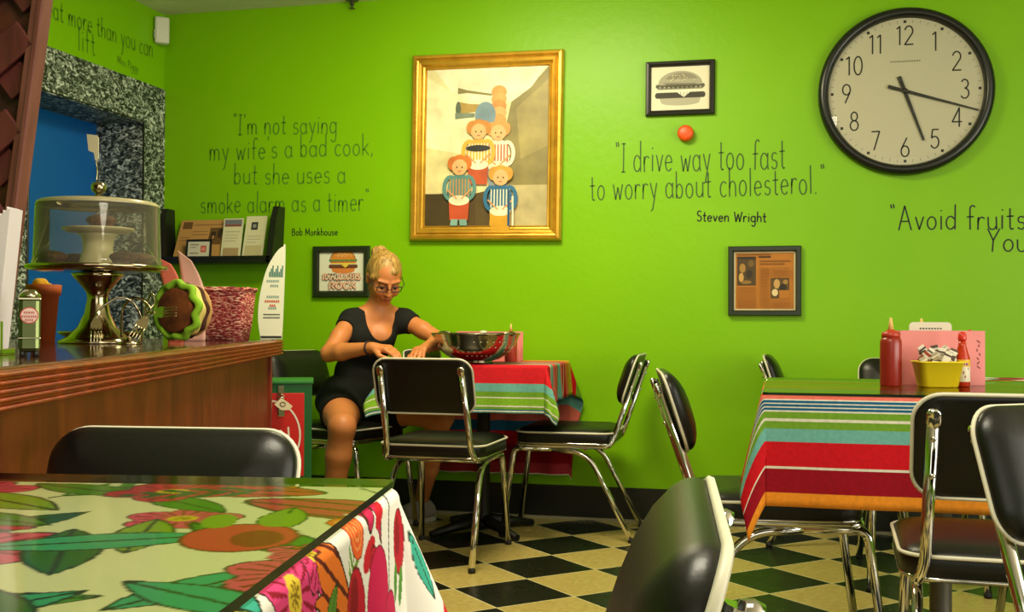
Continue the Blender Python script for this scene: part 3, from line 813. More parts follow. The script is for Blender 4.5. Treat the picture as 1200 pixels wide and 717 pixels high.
def woven_mat(name):
    m = bpy.data.materials.new(name); m.use_nodes = True; nt = m.node_tree; b = nt.nodes['Principled BSDF']; L = nt.links.new
    b.inputs['Roughness'].default_value = .85; b.inputs['Specular IOR Level'].default_value = .15
    at = nt.nodes.new('ShaderNodeAttribute'); at.attribute_name = 'print'
    tc = nt.nodes.new('ShaderNodeTexCoord')
    n = nt.nodes.new('ShaderNodeTexNoise'); n.inputs['Scale'].default_value = 90; n.inputs['Detail'].default_value = 4; L(tc.outputs['Object'], n.inputs['Vector'])
    r = nt.nodes.new('ShaderNodeMapRange'); r.inputs['To Min'].default_value = .72; r.inputs['To Max'].default_value = 1.18; L(n.outputs['Fac'], r.inputs['Value'])
    mx = nt.nodes.new('ShaderNodeMix'); mx.data_type = 'RGBA'; mx.blend_type = 'MULTIPLY'; mx.inputs['Factor'].default_value = 1
    L(at.outputs['Color'], mx.inputs['A']); L(r.outputs[0], mx.inputs['B']); L(mx.outputs['Result'], b.inputs['Base Color'])
    bp = nt.nodes.new('ShaderNodeBump'); bp.inputs['Strength'].default_value = .25; bp.inputs['Distance'].default_value = .002; L(n.outputs['Fac'], bp.inputs['Height']); L(bp.outputs[0], b.inputs['Normal'])
    return m
WOVEN = woven_mat('striped_cotton')
SAL, WH, BL, GR, TE, RD, DR, OR = '#d9695c', '#d8d3c0', '#1d5f86', '#6d9a2c', '#6ba9a0', '#c4141f', '#8f0d1c', '#e08a24'
def seq(items):
    out = []; p = 0
    for wd, c in items: out.append((p, c)); p += wd
    return out, p
# table with the yellow tub (right): front-left corner of the top near (-.06, 2.83)
RT = (.395, 3.222, 0); RW, RD_, RZ = .92, .79, .755
make_table(RT, math.radians(.6), RW-.02, RD_-.02, RZ-.003, 'table under the striped cloth carrying the yellow tub and ketchup', GREYM)
items = [(.034, OR), (.058, DR), (.006, WH), (.060, RD), (.032, TE), (.018, GR), (.007, WH), (.016, GR), (.004, WH), (.006, BL), (.003, WH), (.006, BL), (.003, WH), (.006, BL), (.003, WH), (.026, SAL),
         (.10, RD), (.05, GR), (.02, OR), (.09, TE), (.12, SAL), (.10, OR), (.06, GR), (.02, '#d9c43a'), (.10, RD), (.05, OR), (.04, GR), (.30, TE)]
st, per = seq(items)
drop = .276
o = cloth_mesh('tablecloth', RW, RD_, RZ, (.24, .21, drop, .22), RT, math.radians(.6), WOVEN, .018,
               stripes=st, mapf=cloth_map(RW, RD_, RZ, .02, .05, .012, 3, .6, left=.22))
tag(o, 'striped cloth with red, teal and blue bands under a glass top', 'tablecloth')
GLT = glass_mat('table_glass', '#e6f0da', 1.42, .02)
GLE = mat('glass_edge', '#10241a', .15)
def glass_top(loc, rz, w, d, z, label, th=.006, m=GLT):
    root = empty('glass_top', loc, rz, label, 'glass top')
    b = MB(); vs = [(x, y, z+t) for t in (0, th) for x, y in rrect(w, d, .012, 3)]
    n = len(vs)//2
    b.add(vs, [[n+i for i in range(n)]], False); b.build('pane', m, root)
    b = MB(); b.add(vs, [[i, (i+1) % n, n+(i+1) % n, n+i] for i in range(n)], False); b.build('polished_edge', GLE, root)
    return root
glass_top(RT, math.radians(.6), RW+.012, RD_+.012, RZ+.0025, 'glass top on the table with the yellow tub')

# table the person sits at: front-right corner near (-1.0, 4.45)
GT = (-1.332, 4.805, 0); GW, GD, GZ = .66, .65, .757; grz = math.radians(3)
make_table(GT, grz, GW-.02, GD-.02, GZ-.003, 'table with a black column that the seated person works at', IRON)
items = [(.006, TE), (.005, WH), (.005, BL), (.010, GR), (.006, WH), (.030, '#7fae2c'), (.005, WH), (.022, GR), (.034, TE), (.078, '#d0202a'),
         (.06, '#d0202a'), (.02, WH), (.05, TE), (.05, SAL), (.035, RD), (.012, WH), (.03, RD), (.015, '#6d9a2c'), (.06, TE), (.05, SAL), (.05, RD), (.012, WH), (.035, RD), (.03, SAL), (.09, OR), (.06, '#d9b23a'),
         (.06, RD), (.05, GR), (.04, BL), (.06, TE), (.08, SAL), (.05, BL), (.06, RD), (.09, DR), (.05, '#a8323a'), (.006, WH), (.08, DR), (.06, SAL)]
st, per = seq(items)
o = cloth_mesh('tablecloth', GW, GD, GZ, (.16, .165, .205, .55), GT, grz, WOVEN, .015,
               stripes=st, mapf=cloth_map(GW, GD, GZ, .04, .40, .05, 4, 1.0, left=.5))
tag(o, 'red, teal and green striped cloth without glass, beside the seated person', 'tablecloth')

# low side table with a floral cloth behind the right table
BT = (1.02, 3.92, 0); BW, BD, BZ = .86, .40, .752
make_table(BT, 0, BW-.02, BD-.02, BZ-.003, 'table with a floral cloth pushed up behind the yellow tub table', IRON)

# ------------------------------------------------------------------ floral oilcloth
def floral(seed, explicit, dens, region):
    rng = random.Random(seed)
    W_ = np.array(lin('#e9e6dc'))
    prims = []
    pal = ['#c01530', '#e0417f', '#e8782a', '#d02c44', '#c71f55', '#e99b2b']
    gp = ['#4d8a2c', '#2f6a2a', '#86a82c', '#3aa78f', '#1f5a38']
    x0, x1, y0, y1 = region
    for k in range(dens):
        prims.append((rng.choice(['flower', 'leaf', 'leaf', 'tulip', 'berry', 'fern']), rng.uniform(x0, x1), rng.uniform(y0, y1), rng.uniform(.042, .085), rng.uniform(0, 6.28), rng.choice(pal), rng.choice(gp)))
    prims += explicit
    def f(U, V):
        col = np.tile(W_, (len(U), 1))
        def setc(mask, base, c): col[base[mask]] = lin(c)
        for kind, cx, cy, s, a, c, g in prims:
            R_ = s*2.1
            base = np.where((abs(U-cx) < R_) & (abs(V-cy) < R_))[0]
            if len(base) == 0: continue
            dx = U[base]-cx; dy = V[base]-cy
            ca, sa = math.cos(a), math.sin(a)
            x = (dx*ca+dy*sa)/s; y = (-dx*sa+dy*ca)/s
            r = np.hypot(x, y); th = np.arctan2(y, x)
            if kind == 'flower':
                pr = .72+.28*np.abs(np.cos(2.5*th))
                setc(r < pr+.05, base, '#3a1a1a'); setc(r < pr, base, c)
                setc((r < pr*.9) & (np.sin(th*17) > .55) & (r > .3), base, '#8f0f2a' if c != '#8f0f2a' else '#d02c44')
                setc(r < .26, base, '#e0c23a'); setc((r < .17) & (np.sin(th*8) > 0), base, '#8a6a1a')
            elif kind == 'poppy':
                for ox in (-.5, .5):
                    q = np.hypot((x-ox)/.62, y/.95); setc(q < 1.04, base, '#7c0f24'); setc(q < 1, base, c)
                q = np.hypot((x-.35)/.25, (y+.2)/.5); setc(q < 1, base, '#a8103a')
            elif kind in ('leaf', 'stripeleaf'):
                wd = .42*(1-np.clip(x*x/1.6, 0, 1)); ins = (np.abs(y) < wd) & (np.abs(x) < 1.26)
                setc(ins, base, '#20331a'); ins2 = (np.abs(y) < wd-.05) & (np.abs(x) < 1.2)
                setc(ins2, base, g); setc(ins2 & (np.abs(y) < .03), base, '#20331a')
                if kind == 'stripeleaf':
                    setc(ins2 & (np.sin((x-np.abs(y)*1.2)*16) > .3), base, '#e0b83a')
            elif kind == 'fern':
                wd = .5*(1-np.clip(x*x/1.6, 0, 1)); ins = (np.abs(y) < wd) & (np.abs(x) < 1.26) & (np.sin((x-np.abs(y))*14) > -.25)
                setc(ins, base, g); setc((np.abs(y) < .03) & (np.abs(x) < 1.4), base, '#2c4a1e')
            elif kind == 'tulip':
                top = .55+.35*np.abs(np.cos(x*5.2)); ins = (np.abs(x) < .62*np.sqrt(np.clip((y+1.1)/1.1, 0, 1))) & (y < top) & (y > -1.1)
                setc(ins, base, '#3a1a10'); ins2 = (np.abs(x) < .62*np.sqrt(np.clip((y+1.05)/1.1, 0, 1))-.05) & (y < top-.05) & (y > -1.04)
                setc(ins2, base, c); setc(ins2 & (np.sin(x*16) > .75), base, '#5c1c14')
            elif kind == 'berry':
                q = np.hypot(x/.8, y); setc(q < .86, base, '#6c0f1c'); setc(q < .8, base, c); setc((np.hypot((x+.2)/.3, (y-.1)/.5) < 1) & (q < .8), base, '#8f1020')
                for oo in (-.35, .35):
                    q = np.hypot((x-oo)/.22, (y+1.1)/.5); setc(q < 1, base, g)
            elif kind == 'drop':
                q = np.hypot(x/.35, y); setc(q < 1, base, c)
            elif kind == 'rose':
                q = np.hypot(x, y); setc(q < .9, base, '#7a2a10'); setc(q < .85, base, c); setc((q < .8) & (np.sin(q*24) > .55), base, '#f0a060')
            elif kind == 'stem':
                setc((np.abs(y-.15*np.sin(x*2)) < .035) & (np.abs(x) < 2), base, '#1e1a12')
            elif kind == 'patch':
                q = np.hypot(x, y/.6); setc(q < 1, base, '#1f2a1c'); setc(q < .93, base, g)
        return col
    return f
def floral_mat(name):
    m = bpy.data.materials.new(name); m.use_nodes = True; nt = m.node_tree; b = nt.nodes['Principled BSDF']
    at = nt.nodes.new('ShaderNodeAttribute'); at.attribute_name = 'print'
    nt.links.new(at.outputs['Color'], b.inputs['Base Color']); b.inputs['Roughness'].default_value = .7; b.inputs['Specular IOR Level'].default_value = .2
    return m
FLO = floral_mat('floral_cotton_print')
# near table: back-right corner of the top at (-.412, 1.123), turned 10 degrees
NW, ND, NZ, nrz = .74, .74, .753, math.radians(9.5)
ca, sa = math.cos(nrz), math.sin(nrz)
GLN = glass_mat('near_table_glass', '#e6ecc8', 1.32, .09)
ncx = -.416-(NW/2*ca-ND/2*sa); ncy = 1.118-(NW/2*sa+ND/2*ca)
NT = (ncx, ncy, 0)
make_table(NT, nrz, NW-.02, ND-.02, NZ-.003, 'near table under the floral cloth and glass', IRON)
hx, hy = NW/2, ND/2
# explicit blossoms on the hanging right side, from the back corner towards the camera
ex = [('stem', hx+.055, hy-.075, .055, 2.5, '', ''), ('drop', hx+.016, hy-.105, .024, .4, '#c4182c', ''),
      ('fern', hx+.034, hy-.225, .034, 2.7, '', '#6c9a2c'), ('rose', hx+.012, hy-.205, .030, 0, '#e8622a', ''), ('drop', hx+.042, hy-.165, .030, .3, '#c4182c', ''),
      ('berry', hx+.058, hy-.020, .040, 1.2, '#b81428', '#4d8a2c'), ('leaf', hx+.085, hy+.040, .034, .5, '', '#3aa78f'),
      ('flower', hx+.022, hy-.405, .062, .3, '#e0417f', ''), ('flower', hx+.006, hy-.335, .036, .3, '#e0417f', ''), ('tulip', hx+.038, hy-.300, .055, 2.6, '#e8782a', ''),
      ('berry', hx+.075, hy-.230, .042, 1.0, '#c01530', '#4d8a2c'), ('berry', hx+.068, hy-.150, .036, 1.3, '#c01530', '#4d8a2c'), ('leaf', hx+.062, hy-.315, .030, 2.2, '', '#5c8f2c'),
      ('poppy', hx+.115, hy-.130, .062, .6, '#c71450', ''), ('stripeleaf', hx+.016, hy-.545, .070, 1.3, '', '#86a82c'), ('leaf', hx+.10, hy-.36, .04, 2.4, '', '#4d8a2c'),
      ('flower', hx+.10, hy-.46, .05, .3, '#d02c44', ''), ('drop', hx+.13, hy+.09, .024, 1.0, '#c4182c', ''), ('patch', hx+.165, hy+.10, .034, 0, '', '#3aa78f'), ('leaf', hx+.16, hy-.05, .03, 2.2, '', '#4d8a2c')]
o = cloth_mesh('tablecloth', NW, ND, NZ, (.20, .25, .22, .22), NT, nrz, FLO, .0024, .0012, ustep=(hx-.015, .0017),
               cfun=floral(5, ex, 120, (-hx-.2, hx+.005, -hy-.2, hy+.01)), mapf=cloth_map(NW, ND, NZ, .10, .40, .04, 3, 2.4))
tag(o, 'white cotton cloth printed with bright flowers on the near table', 'tablecloth')
glass_top(NT, nrz, NW+.014, ND+.014, NZ+.0025, 'glass top over the floral cloth on the near table', .007, GLN)
o = cloth_mesh('tablecloth', BW, BD, BZ, (.14, .2, .10, .14), BT, 0, FLO, .006, .0012, cfun=floral(11, [], 60, (-.6, .6, -.35, .35)), mapf=cloth_map(BW, BD, BZ, .04, .3, .02, 3, .3))
tag(o, 'floral cloth just visible beyond the pink holder', 'tablecloth')

# ------------------------------------------------------------------ counter
WOOD = ramp_mat('cherry_wood', [(0.25, '#561507'), (0.5, '#83290b'), (0.75, '#a23c12')], scale=7, rough=.32, stretch=(6, 6, .7), detail=6, coat=.25, distortion=.4)
WOODP = ramp_mat('brown_wood_panel', [(0.25, '#5a220a'), (0.55, '#7a3410'), (0.8, '#8e4516')], scale=6, rough=.45, stretch=(3, 3, .8), detail=6, distortion=.6)
WOODT = ramp_mat('counter_top_wood', [(0.3, '#3a150b'), (0.7, '#5c2613')], scale=6, rough=.14, stretch=(1, 5, 5), detail=5, coat=.4)
P0 = Vector((-1.03, 1.283, 0)); P1 = Vector((-1.899, 3.913, 0)); cu = (P1-P0).normalized(); cn = Vector((-cu.y, cu.x, 0))
CZ = .868; CL = (P1-P0).length; crz = math.atan2(cu.y, cu.x)
ctr = empty('counter', P0, crz, 'cherry wood counter with a fluted front edge', 'counter')
b = MB(); b.box(-.07, CL, .0, .80, CZ-.012, CZ, .003); b.build('countertop', WOODT, ctr)
b = MB()   # fluted edge strip along the front and round the right-hand end
prof = []
nf = 5; hgt = .056
for k in range(nf):
    z0 = -.004-hgt*k/nf
    for q in range(6):
        a = PI*q/5; prof.append((-.010-.007*math.sin(a), z0-hgt/nf*(.08+.84*q/5)))
prof = [(.0, -.004)]+prof+[(.0, -.004-hgt)]
vs = []; fs = []; n = len(prof)
for x in (-.07, CL+.012): vs += [(x, p, CZ+z) for p, z in prof]
for k in range(n-1): fs.append([k, n+k, n+k+1, k+1])
b.add(vs, fs, False)
o0 = len(prof); vs = [(CL+.012, prof[k][0], CZ+prof[k][1]) for k in range(n)]+[(CL-.012*0-prof[k][0]*1.0, .80, CZ+prof[k][1]) for k in range(n)]
vs = [(CL-p, p, CZ+z) for p, z in prof]+[(CL-p, .80, CZ+z) for p, z in prof]
b.add(vs, [[k, k+1, n+k+1, n+k] for k in range(n-1)], False)
vs = [(CL+.012, p, CZ+z) for p, z in prof]+[(CL-p, p, CZ+z) for p, z in prof]
b.add(vs, [[k, n+k, n+k+1, k+1] for k in range(n-1)], False)
b.build('fluted_edge', WOOD, ctr)
b = MB(); b.box(-.07, CL-.02, .035, .78, .0, CZ-.013); b.build('front_panel', WOODP, ctr)
b = MB(); b.box(CL-.03, CL-.006, .022, .785, 0, CZ-.012, .003); b.build('end_panel', WOOD, ctr)
b = MB(); b.box(-.07, CL-.03, .020, .035, 0, .09); b.build('kick_board', WOOD, ctr)

# cake stand with its clear dome
STEEL = mat('polished_steel', '#b9ad8e', .12, 1.0)
cs = Vector((-1.925, 2.80, CZ))
root = empty('cake_stand', cs, 0, 'tall polished metal cake stand on the counter', 'cake stand')
b = MB(); b.lathe([(.105, 0), (.105, .006), (.085, .018), (.055, .045), (.036, .085), (.028, .125), (.030, .145), (.045, .165), (.066, .19), (.072, .20), (.04, .205)], 40); b.build('pedestal', STEEL, root)
b = MB(); b.lathe([(0, .205), (.18, .207), (.192, .212), (.194, .218), (.190, .222), (.178, .218), (0, .217)], 56); b.build('plate', STEEL, root)
DOME = glass_mat('clear_plastic_dome', '#f2f2e2', 1.30, .05, .07)
root = empty('dome_cover', cs+Vector((0, 0, .2225)), 0, 'clear dome cover over the cakes on the cake stand', 'dome cover')
b = MB(); b.lathe([(.176, 0), (.176, .012), (.173, .016), (.168, .165), (.164, .174), (.15, .181), (.10, .190), (.03, .196), (0, .197)], 56, cap=False)
b.build('dome', DOME, root)
b = MB(); b.lathe([(.156, .1785), (.164, .1745), (.1665, .168), (.168, .170), (.165, .178), (.157, .182)], 56, cap=False); b.build('dome_edge_band', mat('pale_plastic_rim', '#b7ad84', .2), root)
b = MB(); b.lathe([(.010, .196), (.009, .206), (.019, .214), (.022, .226), (.016, .238), (0, .241)], 24); b.build('knob', STEEL, root)
root = empty('sign_pick', cs+Vector((-.004, -.006, .464)), 0, 'small blank cream tag on a wire above the cake dome', 'price tag')
b = MB(); b.tube(smooth_path([(0, 0, 0), (.003, 0, .03), (-.002, 0, .06)], 4), .0022, 6); b.build('wire', STEEL, root)
b = MB(); b.prism([(-.002, .052), (.006, .066), (.006, .125), (.0, .132), (-.030, .136), (-.024, .088), (-.008, .082)], lambda p, q, t: (p, t+.1*p, q), -.001, .001); b.build('tag', mat('cream_card', '#e3d6b4', .6), root)
CER = mat('cream_ceramic', '#cfc39f', .3); CAKE = ramp_mat('chocolate_cake', [(.35, '#2c1408'), (.65, '#5c3216')], scale=60, rough=.8, bump=.6)
pl = cs+Vector((0, 0, .2195))
root = empty('pedestal_dish', pl, 0, 'small cream pedestal dish inside the dome', 'dish')
b = MB(); b.lathe([(.055, 0), (.052, .01), (.040, .05), (.045, .085), (.058, .094)], 36); b.build('foot', CER, root)
b = MB(); b.lathe([(0, .094), (.085, .098), (.098, .106), (.100, .110), (.095, .110), (0, .102)], 40); b.build('plate', CER, root)
def muffin(p, r, lab, h=.030):
    root = empty('muffin', p, random.uniform(0, 3), lab, 'muffin', 'cakes under the dome')
    b = MB(); b.lathe([(r*.72, 0), (r*.95, h*.75), (r*.9, h*.8), (0, h*.8)], 24); b.build('base', CAKE, root)
    b = MB(); b.ball((0, 0, h*.75), r, 18, sc=(1.05, 1.05, .45)); b.build('crown', CAKE, root)
muffin(pl+Vector((.01, 0, .110)), .040, 'chocolate muffin on the small pedestal dish')
muffin(pl+Vector((-.103, -.065, 0)), .040, 'chocolate muffin at the front left under the dome', .034)
muffin(pl+Vector((-.108, .048, 0)), .038, 'chocolate muffin at the back left under the dome', .034)
muffin(pl+Vector((.095, .070, 0)), .038, 'chocolate muffin at the back right under the dome', .034)
muffin(pl+Vector((.108, -.04, 0)), .036, 'chocolate muffin at the front right under the dome', .032)

# forks bent into a stand
def fork_mesh(path, w=.006, tine=.045, hw=.015):
    """flattened handle along path, head and four tines at its end"""
    b = MB(); P = smooth_path(path, 8)
    b.tube(P, [.0045-.0015*math.sin(PI*i/len(P)) for i in range(len(P))], 8)
    e = P[-1]; d = (P[-1]-P[-3]).normalized(); s = d.cross(Vector((.3, -.95, .1))).normalized(); nn = s.cross(d)
    fr = lambda p, q, t: tuple(e+s*p+d*q+nn*t)
    b.prism([(-.005, -.006), (.005, -.006), (hw, .018), (hw, .034), (-hw, .034), (-hw, .018)], fr, -.0015, .0015)
    for k in range(4):
        x = -hw+.003+k*(2*hw-.006)/3
        b.tube([fr(x, .03, 0), fr(x*1.02, .05, -.003), fr(x, .034+tine, .002)], [.0026, .0024, .0010], 6)
    return b
fk = empty('bent_fork_stand', (-1.77, 2.72, CZ), math.radians(15), 'stand made of bent silver forks beside the cake stand', 'fork stand')
fork_mesh([(.02, .03, .004), (.03, .02, .06), (.01, .0, .115), (-.03, -.01, .128), (-.075, -.02, .095), (-.078, -.03, .072)]).build('fork', STEEL, fk)
fork_mesh([(-.03, .03, .02), (-.02, .01, .10), (.02, .0, .128), (.06, -.01, .10), (.055, -.03, .072)]).build('fork', STEEL, fk)
fork_mesh([(.02, .04, .004), (.035, .03, .10), (.055, .02, .140), (.066, .01, .115), (.052, -.01, .090), (.080, -.03, .088)], tine=.052).build('fork', STEEL, fk)
b = MB(); b.lathe([(.03, 0), (.03, .004), (.008, .008), (.006, .02), (0, .022)], 20); b.build('base', STEEL, fk)

# plush burger lying on its edge
ax = Vector((-.23, -.97, 0)).normalized(); sd = Vector((-ax.y, ax.x, 0))
root = empty('plush_burger', (-1.738, 2.895, CZ), 0, 'toy burger lying on its side with green lettuce rim', 'toy burger')
PF = mat('plush_green', '#86b81e', .9, bump=.3, bscale=220); PY = mat('plush_yellow', '#e6cf72', .9, bump=.3, bscale=220)
PB = ramp_mat('plush_patty', [(.35, '#5a2c0c'), (.65, '#8a4a16')], scale=22, rough=.95); PD = mat('plush_dark', '#4a2a18', .9); PBUN = mat('plush_bun', '#c89a58', .9, bump=.3, bscale=220)
Rb = .084
def wavy(mb, t0, t1, r0, r1, amp, nw, ph=0, n=72):
    prof = []
    vs = []; K = 8
    for k in range(K):
        a = PI*k/(K-1); t = t0+(t1-t0)*(1-math.cos(a))/2; rr = r0+(r1-r0)*math.sin(a)
        for i in range(n):
            an = 2*PI*i/n; r = rr*(1+0)+amp*math.sin(nw*an+ph)*math.sin(a); tt = t+amp*.8*math.cos(nw*an+ph)*math.sin(a)
            p = Vector((0, 0, Rb+.012))+ax*(-tt)+sd*(r*math.cos(an))+Vector((0, 0, r*math.sin(an)))
            vs.append(p)
    fs = [[k*n+i, k*n+(i+1) % n, (k+1)*n+(i+1) % n, (k+1)*n+i] for k in range(K-1) for i in range(n)]
    fs += [[i for i in range(n)][::-1], [(K-1)*n+i for i in range(n)]]
    mb.add(vs, fs, True)
b = MB(); wavy(b, -.002, .024, .062, .066, .0, 1); b.build('patty', PB, root)
b = MB()
for k in range(1):
    n = 72; vs = []
    for i in range(n):
        an = 2*PI*i/n; w_ = .004*math.sin(9*an)
        for rr, tt in ((.066, .018), (.070, .004), (.078, -.001), (.087, .004), (.088, .020), (.07, .026)):
            vs.append(Vector((0, 0, Rb+.012))+ax*(-(tt+w_))+sd*((rr+w_)*math.cos(an))+Vector((0, 0, (rr+w_)*math.sin(an))))
    b.add(vs, [[i*6+k, i*6+(k+1) % 6, ((i+1) % n)*6+(k+1) % 6, ((i+1) % n)*6+k] for i in range(n) for k in range(6)], True)
b.build('lettuce', PF, root)
b = MB(); wavy(b, .018, .050, .068, .082, .004, 7, 1); b.build('cheese', PY, root)
b = MB(); wavy(b, .046, .068, .064, .080, .004, 8, .4); b.build('tomato', PD, root)
b = MB(); wavy(b, .056, .088, .03, .078, 0, 1); b.build('bun', PBUN, root)

# woven basket, menu cards, standing card
WOV = ramp_mat('woven_red_cord', [(.36, '#5c0f14'), (.47, '#a02a30'), (.54, '#c46a64'), (.66, '#e2c6a6')], scale=70, rough=.85, stretch=(1, 1, 3.2), detail=3, bump=1.0, distortion=.6)
bk_rz = math.radians(10)
root = empty('woven_basket', (-1.915, 3.47, CZ), bk_rz, 'red and pink woven basket on the counter end', 'basket')
b = MB(); n = 9
rings = [(.200, .125, 0), (.216, .14, .06), (.228, .15, .12), (.236, .155, .172), (.224, .143, .172), (.202, .125, .02), (.02, .02, .012)]
vs = []
for w_, d_, z in rings: vs += [(p, q, z) for p, q in rrect(w_, d_, min(.03, d_*.4), 8)]
nn = len(rrect(.1, .1, .02, 8))
fs = [[k*nn+i, k*nn+(i+1) % nn, (k+1)*nn+(i+1) % nn, (k+1)*nn+i] for k in range(len(rings)-1) for i in range(nn)]
fs.append(list(range(nn))[::-1]); fs.append([(len(rings)-1)*nn+i for i in range(nn)])
b.add(vs, fs, True); b.build('body', WOV, root)
b = MB(); P = [(p, q, .174) for p, q in rrect(.234, .153, .03, 10)]
for ph in (0, PI):
    b.tube([(p+.003*math.cos(i*1.2+ph), q+.003*math.sin(i*1.2+ph), z+.004*math.sin(i*1.2+ph)) for i, (p, q, z) in enumerate(P)], .005, 6, closed=True)
b.build('braided_rim', WOV, root)
def bent_card(name, loc, rz, pts_l, pts_r, m, label, cat='menu card', th=.0012):
    """sheet spanned between two smoothed side curves"""
    A = smooth_path(pts_l, 8); B_ = smooth_path(pts_r, 8); vs = []; K = 6
    for a, c in zip(A, B_):
        for k in range(K+1): vs.append(a.lerp(c, k/K))
    fs = [[i*(K+1)+k, i*(K+1)+k+1, (i+1)*(K+1)+k+1, (i+1)*(K+1)+k] for i in range(len(A)-1) for k in range(K)]
    b = MB(); b.add(vs, fs, True); o = b.build(name, m); o.location = loc; o.rotation_euler = (0, 0, rz)
    md = o.modifiers.new('thickness', 'SOLIDIFY'); md.thickness = th
    return tag(o, label, cat, 'menu cards on the counter')
bent_card('menu_card', (-1.962, 3.235, CZ), math.radians(14), [(0, 0, 0), (-.005, 0, .10), (-.02, -.005, .20), (-.05, -.01, .28)], [(.05, 0, 0), (.045, 0, .10), (.035, -.005, .20), (.01, -.01, .25)], mat('coral_card', '#e8745c', .6), 'coral-red card leaning behind the toy burger')
bent_card('menu_card', (-1.928, 3.265, CZ), math.radians(14), [(0, 0, 0), (0, 0, .12), (-.005, 0, .20), (-.017, -.005, .297)], [(.075, 0, 0), (.075, 0, .13), (.06, 0, .20), (.03, -.01, .262)], mat('pale_pink_card', '#eeb6a4', .6), 'pale pink card between the coral card and the basket')
root = empty('standing_card', (-1.902, 3.845, CZ), math.radians(16), 'white curved-edge card standing at the end of the counter', 'card')
out = [(-.035, 0), (-.046, .06), (-.048, .12), (-.040, .19), (-.020, .27), (.012, .33), (.036, .352), (.046, .34), (.046, .10), (.044, 0)]
cv = [(q.x, q.y) for q in smooth_path([(p, q, 0) for p, q in out], 5)]
b = MB(); b.prism(cv, lambda p, q, t: (p, t+.15*q, q), -.004, .004); b.build('card', mat('glossy_white_card', '#dcdcc6', .35), root)
b = MB(); fr = lambda p, q, t: (p, -.0046+.15*q, q)
b.use(mat('print_teal', '#1f6a62', .5))
for i in range(9): b.poly([fr(-.012+.006*i, .235, 0), fr(-.0075+.006*i, .235, 0), fr(-.0075+.006*i, .255+.012*((i*7) % 3), 0), fr(-.012+.006*i, .255+.012*((i*7) % 3), 0)])
b.use(mat('print_teal_grey', '#7f9a92', .5))
for i, (x0, x1, z) in enumerate(((-.02, .036, .215), (-.006, .028, .197), (-.018, .030, .155), (-.010, .022, .112))):
    for k in range(int((x1-x0)/.008)): b.poly([fr(x0+.008*k, z, 0), fr(x0+.008*k+.006, z, 0), fr(x0+.008*k+.006, z+.009, 0), fr(x0+.008*k, z+.009, 0)])
b.use(mat('print_red', '#c2543a', .5))
for k in range(7): b.poly([fr(-.024+.008*k, .138, 0), fr(-.018+.008*k, .138, 0), fr(-.018+.008*k, .147, 0), fr(-.024+.008*k, .147, 0)])
for k in range(3): b.poly([fr(-.006+.008*k, .122, 0), fr(.0+.008*k, .122, 0), fr(.0+.008*k, .131, 0), fr(-.006+.008*k, .131, 0)])
b.use(mat('print_black', '#1a1a16', .5))
for z in (.090, .078):
    for k in range(9): b.poly([fr(-.028+.007*k, z, 0), fr(-.0225+.007*k, z, 0), fr(-.0225+.007*k, z+.005, 0), fr(-.028+.007*k, z+.005, 0)])
b.use(mat('print_base', '#2a2a24', .5)); b.poly([fr(-.034, .003, 0), fr(.043, .003, 0), fr(.043, .012, 0), fr(-.036, .012, 0)])
b.build('printing', None, root)

# terracotta pot, tray, small tin
root = empty('terracotta_pot', (-2.29, 3.05, CZ), 0, 'orange clay pot at the back of the counter', 'pot')
b = MB(); b.lathe([(.034, 0), (.045, .145), (.051, .145), (.053, .178), (.047, .178), (.040, .15), (0, .14)], 28); b.build('pot', mat('terracotta', '#b4531c', .75, noise=.1), root)
b = MB()
for k in range(9): b.ball((.02*math.cos(k*2.1)*(k/9), .02*math.sin(k*2.1)*(k/9), .166+.007*(k % 3)), .019, 10)
b.build('yellow_sponge', mat('yellow_foam', '#e2a92a', .9), root)
b = MB(); b.lathe([(0, .004), (.11, .004), (.135, .020), (.142, .028), (.139, .029), (.12, .012), (0, .009)], 48)
o = b.build('serving_tray', STEEL, None, (-2.36, 3.45, CZ)); tag(o, 'round silver tray lying on the counter behind the cake stand', 'tray')

# napkin dispenser and white menus in a rack at the left end
root = empty('napkin_dispenser', (-1.297, 1.69, CZ), math.radians(36), 'small olive green metal dispenser with an oval label at the left of the counter', 'dispenser')
OLV = mat('olive_metal', '#59623a', .22, .75)
b = MB(); b.box(-.0175, .0175, -.024, .024, .008, .104, .007); b.build('body', OLV, root)
b = MB(); b.lathe([(.0, .118), (.012, .117), (.022, .108), (.023, .1035)], 24, M=Matrix.Diagonal((.82, 1.1, 1, 1))); b.build('lid', mat('dull_chrome', '#b7b493', .18, 1.0), root)
b = MB(); b.box(-.0185, .0185, -.025, .025, .031, .034, .001); b.box(-.0185, .0185, -.025, .025, .099, .103, .001); b.build('trim_band', MATS['dull_chrome'], root)
b = MB(); q = arc(0, 0, .0150, .0145, 0, 360, 28)[:-1]
b.use(mat('label_red_edge', '#b04a44', .4)); b.poly([(p, -.0246, .072+z) for p, z in q]); b.use(mat('label_pink', '#d9b9b0', .4)); b.poly([(p*.88, -.0250, .072+z*.86) for p, z in q])
b.use(mat('label_red', '#b0645c', .4))
for z, n in ((.077, 5), (.070, 7), (.064, 4)):
    for k in range(n): b.poly([(-.0018*n+.0036*k, -.0253, z-.002), (-.0018*n+.0036*k+.0026, -.0253, z-.002), (-.0018*n+.0036*k+.0026, -.0253, z+.002), (-.0018*n+.0036*k, -.0253, z+.002)])
b.build('oval_label', None, root)
b = MB()
for x in (-.011, .011):
    for y in (-.017, .017): b.lathe([(.005, 0), (.004, .010)], 10, c=(x, y, 0))
b.build('foot', RUBBER, root)
root = empty('menu_rack', (-1.400, 1.735, CZ), math.radians(14), 'silver rack holding tall white menus at the left frame edge', 'menu rack')
